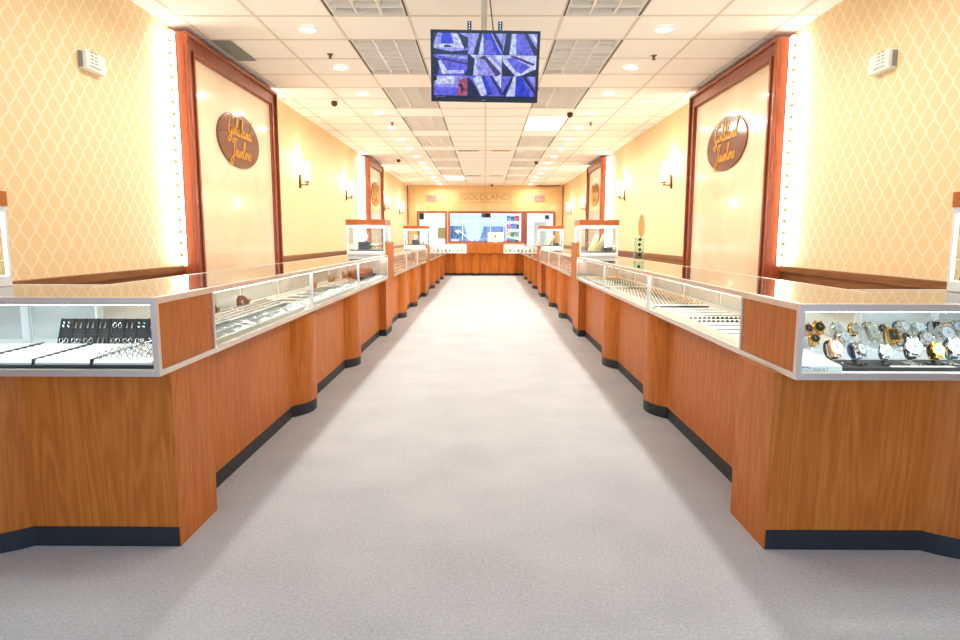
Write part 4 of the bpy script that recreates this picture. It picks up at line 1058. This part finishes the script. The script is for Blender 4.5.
# ------------------------------------------------------------------ workroom beyond the back wall
YW = 26.6
b = MB(); b.box(CX-3.1, CX-3.0, YB+.15, YW, 0, 3.0); b.build('wall_workroom_left', 'room_white', kind='structure')
MB().box(CX+3.0, CX+3.1, YB+.15, YW, 0, 3.0).build('wall_workroom_right', 'room_white', kind='structure')
box('ceiling_workroom', 'room_white', (CX-3.1, CX+3.1, YB+.15, YW+.1, 3.0, 3.1), kind='structure')
b = MB()
b.box(CX-3.1, -1.5, YW, YW+.1, 0, 3.0); b.box(1.3, CX+3.1, YW, YW+.1, 0, 3.0); b.box(-1.5, 1.3, YW, YW+.1, 0, .9); b.box(-1.5, 1.3, YW, YW+.1, 2.1, 3.0)
b.build('wall_workroom_back', 'room_white', kind='structure')
b = MB()
for x in (-1.5, -.95, -.35, .2, .75, 1.27): b.box(x, x+.04, YW, YW+.06, .9, 2.1)
b.box(-1.5, 1.3, YW, YW+.06, 1.85, 1.89); b.box(-1.5, 1.3, YW, YW+.06, .9, .93)
w3 = b.build('window_3', 'metal', kind='structure')
box('window_pane', 'window_glass', (-1.5, 1.3, YW+.07, YW+.075, .93, 2.1), w3)
light('workroom_lamp', 'AREA', (0, 24.3, 2.97), (0, 0, 0), 230, (.93, .97, 1.), 4.5, 3.2)
# ground and parked cars outside the workroom window
box('ground_outside', 'asphalt', (-14, 14, 27.25, 60, -.1, -.02), kind='structure')
for k, (x, y, mt) in enumerate(((-1.6, 30, 'car_blue'), (.5, 31, 'car_grey'), (2.6, 30, 'car_blue'), (-3.7, 31.5, 'car_grey'))):
    t = thing('parked_car', 'hazy %s parked car outside the workroom window, %s from the left' % ({'car_blue': 'blue', 'car_grey': 'grey'}[mt], ('second', 'third', 'fourth', 'first')[k]), 'car', (x, y, -.02), 'parked cars outside')
    MB().extr([(x-.9, y, .3), (x-.9, y, .95), (x-.75, y, 1.15), (x+.75, y, 1.15), (x+.9, y, .95), (x+.9, y, .3)], (0, 4.2, 0)).build('body', mt, t, bevel=.05)
    MB().add([(x-.75, y+1., 1.151), (x+.75, y+1., 1.151), (x+.75, y+3.6, 1.151), (x-.75, y+3.6, 1.151), (x-.58, y+1.7, 1.75), (x+.58, y+1.7, 1.75), (x+.58, y+3.1, 1.75), (x-.58, y+3.1, 1.75)], [(0, 3, 2, 1), (4, 5, 6, 7), (0, 1, 5, 4), (1, 2, 6, 5), (2, 3, 7, 6), (3, 0, 4, 7)]).build('cabin', 'car_glass', t)
    for wx in (-.8, .8):
        for wy in (.7, 3.4): MB().cyl((x+wx-.1, y+wy, .3), (x+wx+.1, y+wy, .3), .32, n=16).build('wheel', 'black', t)
# workroom bench and clutter
t = thing('work_bench', 'long white workbench behind the big back window', 'bench', (0, 24.6, 0))
MB().box(-1.6, 1.4, 24.3, 25.0, .84, .88).build('bench_top', 'room_white', t)
for x in (-1.5, 1.3):
    for y in (24.35, 24.9): MB().box(x-.03, x+.03, y-.03, y+.03, 0, .839).build('leg', 'metal', t)
def item(name, mat, b, lab, cat, bevel=.004):
    return tag(MB().box(*b).build(name, mat, bevel=bevel), lab, cat)
item('red_box', 'red', (-1.32, -.95, 24.3, 24.5, .8805, .97), 'flat red box at the left end of the workbench', 'box')
item('white_carton', 'white', (-1.28, -1.0, 24.52, 24.75, .8805, 1.12), 'white carton behind the red box on the workbench', 'box')
item('tool_case', 'charcoal', (-.8, -.5, 24.35, 24.6, .8805, 1.02), 'dark tool case near the left of the workbench', 'tool case')
item('bench_grinder', 'black', (-.3, -.05, 24.4, 24.6, .8805, 1.05), 'black bench machine left of the computer', 'machine')
item('small_monitor', 'vent_grey', (-.42, -.34, 24.65, 24.7, .8805, 1.12), 'slim grey device standing on the workbench', 'device')
t = thing('desk_lamp', 'white jointed arm lamp reaching over the workbench', 'lamp', (-.75, 24.8, .88))
MB().cyl((-.55, 24.8, .8805), (-.55, 24.8, .90), .09, n=20).build('base', 'white', t)
MB().tube([(-.55, 24.8, .90), (-.5, 24.8, 1.05), (-1.0, 24.75, 1.45)], .016, 8).build('arm', 'white', t)
MB().cyl((-1.0, 24.75, 1.47), (-1.08, 24.72, 1.38), .03, .09, n=16).build('lamp_shade', 'white', t)
t = thing('shelf_rack', 'shelf rack of coloured boxes at the right of the big back window', 'shelf', (1.0, 25, 0))
b = MB()
for z in (.9, 1.2, 1.5, 1.8, 2.1): b.box(.82, 1.33, 25.05, 25.35, z, z+.02)
b.build('shelf_board', 'white', t)
b = MB(); b.box(.8, .819, 25.05, 25.35, 0, 2.2); b.box(1.331, 1.35, 25.05, 25.35, 0, 2.2); b.build('side_panel', 'white', t)
cols = ['red', 'blue', 'charcoal', 'tan', 'green', 'vent_grey', 'red', 'steel_blue', 'brown_velvet', 'blue', 'charcoal', 'red']
cn = {'red': 'red', 'blue': 'blue', 'charcoal': 'dark', 'tan': 'tan', 'green': 'green', 'vent_grey': 'grey', 'steel_blue': 'steel blue', 'brown_velvet': 'brown'}
for k, c in enumerate(cols):
    z = .9205+.3*(k//3); x = .83+.165*(k % 3)
    item('storage_box', c, (x, x+.15, 25.08, 25.3, z, z+.18+.03*(k % 2)), '%s box on the rack, %s shelf, %s' % (cn[c], ('lowest', 'second', 'third', 'top')[k//3], ('left', 'middle', 'right')[k % 3]), 'box')
t = thing('hanging_sign', 'small green and red sign hanging inside the top of the back window', 'sign', (.0, 22.4, 1.9))
b = MB().box(-.13, -.02, 22.4, 22.42, 1.88, 2.02); b.build('green_half', 'green', t)
MB().box(-.0195, .19, 22.4, 22.42, 1.88, 2.02).build('red_half', 'brown_velvet', t)
MB().cyl((.03, 22.41, 2.02), (.03, 22.41, 2.999), .004, n=6).build('hanging_wire', 'charcoal', t)
# seen through the left and right doorways
t = thing('wall_clock_box', 'black speaker high on the white wall seen through the left doorway', 'speaker', (-2.35, 24, 1.9)); t.name = 'wall_speaker'
box('cabinet', 'black', (-2.46, -2.3, 24.2, 24.35, 1.86, 2.1), t); box('bracket', 'charcoal', (-2.99, -2.4601, 24.26, 24.3, 1.96, 2.0), t)
item('filing_cabinet', 'room_white', (-2.9, -2.35, 24.6, 25.2, 0.0005, 1.25), 'white cabinet in the room through the left doorway', 'cabinet')
item('wall_frame', 'olive', (-1.95, -1.6, YW-.02, YW-.001, 1.15, 1.6), 'small dark frame on the far wall through the left doorway', 'picture')
item('inner_door', 'pale_blue', (1.55, 2.35, YW-.05, YW-.001, 0.0005, 2.05), 'pale blue door at the far end through the right doorway', 'door')
item('wall_unit', 'charcoal', (2.45, 2.6, YW-.15, YW-.001, 1.95, 2.1), 'dark wall unit high beyond the right doorway', 'speaker')
item('tall_cabinet', 'pale_blue', (1.75, 2.2, 23.2, 23.7, 0.0005, 1.75), 'pale blue tall cabinet just inside the right doorway', 'cabinet')

# ------------------------------------------------------------------ daylight and world
light('daylight', 'AREA', (CX, YF-.4, 1.6), (PI/2, 0, 0), 215, (.55, .73, 1.), 4.8, 2.5)
w = bpy.data.worlds.new('World'); scn.world = w; w.use_nodes = True
bg = w.node_tree.nodes['Background']; bg.inputs[0].default_value = (.72, .85, 1., 1); bg.inputs[1].default_value = 1.6

# ------------------------------------------------------------------ camera
cam = bpy.data.cameras.new('camera'); cam.lens = 24; cam.sensor_width = 36; cam.clip_start = .05
co = bpy.data.objects.new('camera', cam); col.objects.link(co)
co.location = (0, 0, 1.2)
pitch = math.atan(82.7/640); yaw = math.atan(5./640)
co.matrix_world = Matrix.Translation((0, 0, 1.2))@Matrix.Rotation(-yaw*-1, 4, 'Z')@Matrix.Rotation(PI/2-pitch, 4, 'X')@Matrix.Rotation(math.radians(0.08), 4, 'Z')
scn.camera = co
vs = scn.view_settings
scn.display_settings.display_device = 'sRGB'
vs.view_transform = 'Standard'; vs.look = 'None'; vs.gamma = 1; vs.exposure = 0.0; vs.use_curve_mapping = False
c = scn.cycles
c.max_bounces = 8; c.diffuse_bounces = 5; c.glossy_bounces = 4; c.transparent_max_bounces = 24; c.transmission_bounces = 4
c.caustics_reflective = False; c.caustics_refractive = False; c.sample_clamp_indirect = 6
c.use_denoising = True

for o in bpy.data.objects:
    if o.parent is None and o.get('label') and len(o['label'].split()) > 16: print('LONG', o.name, o['label'])
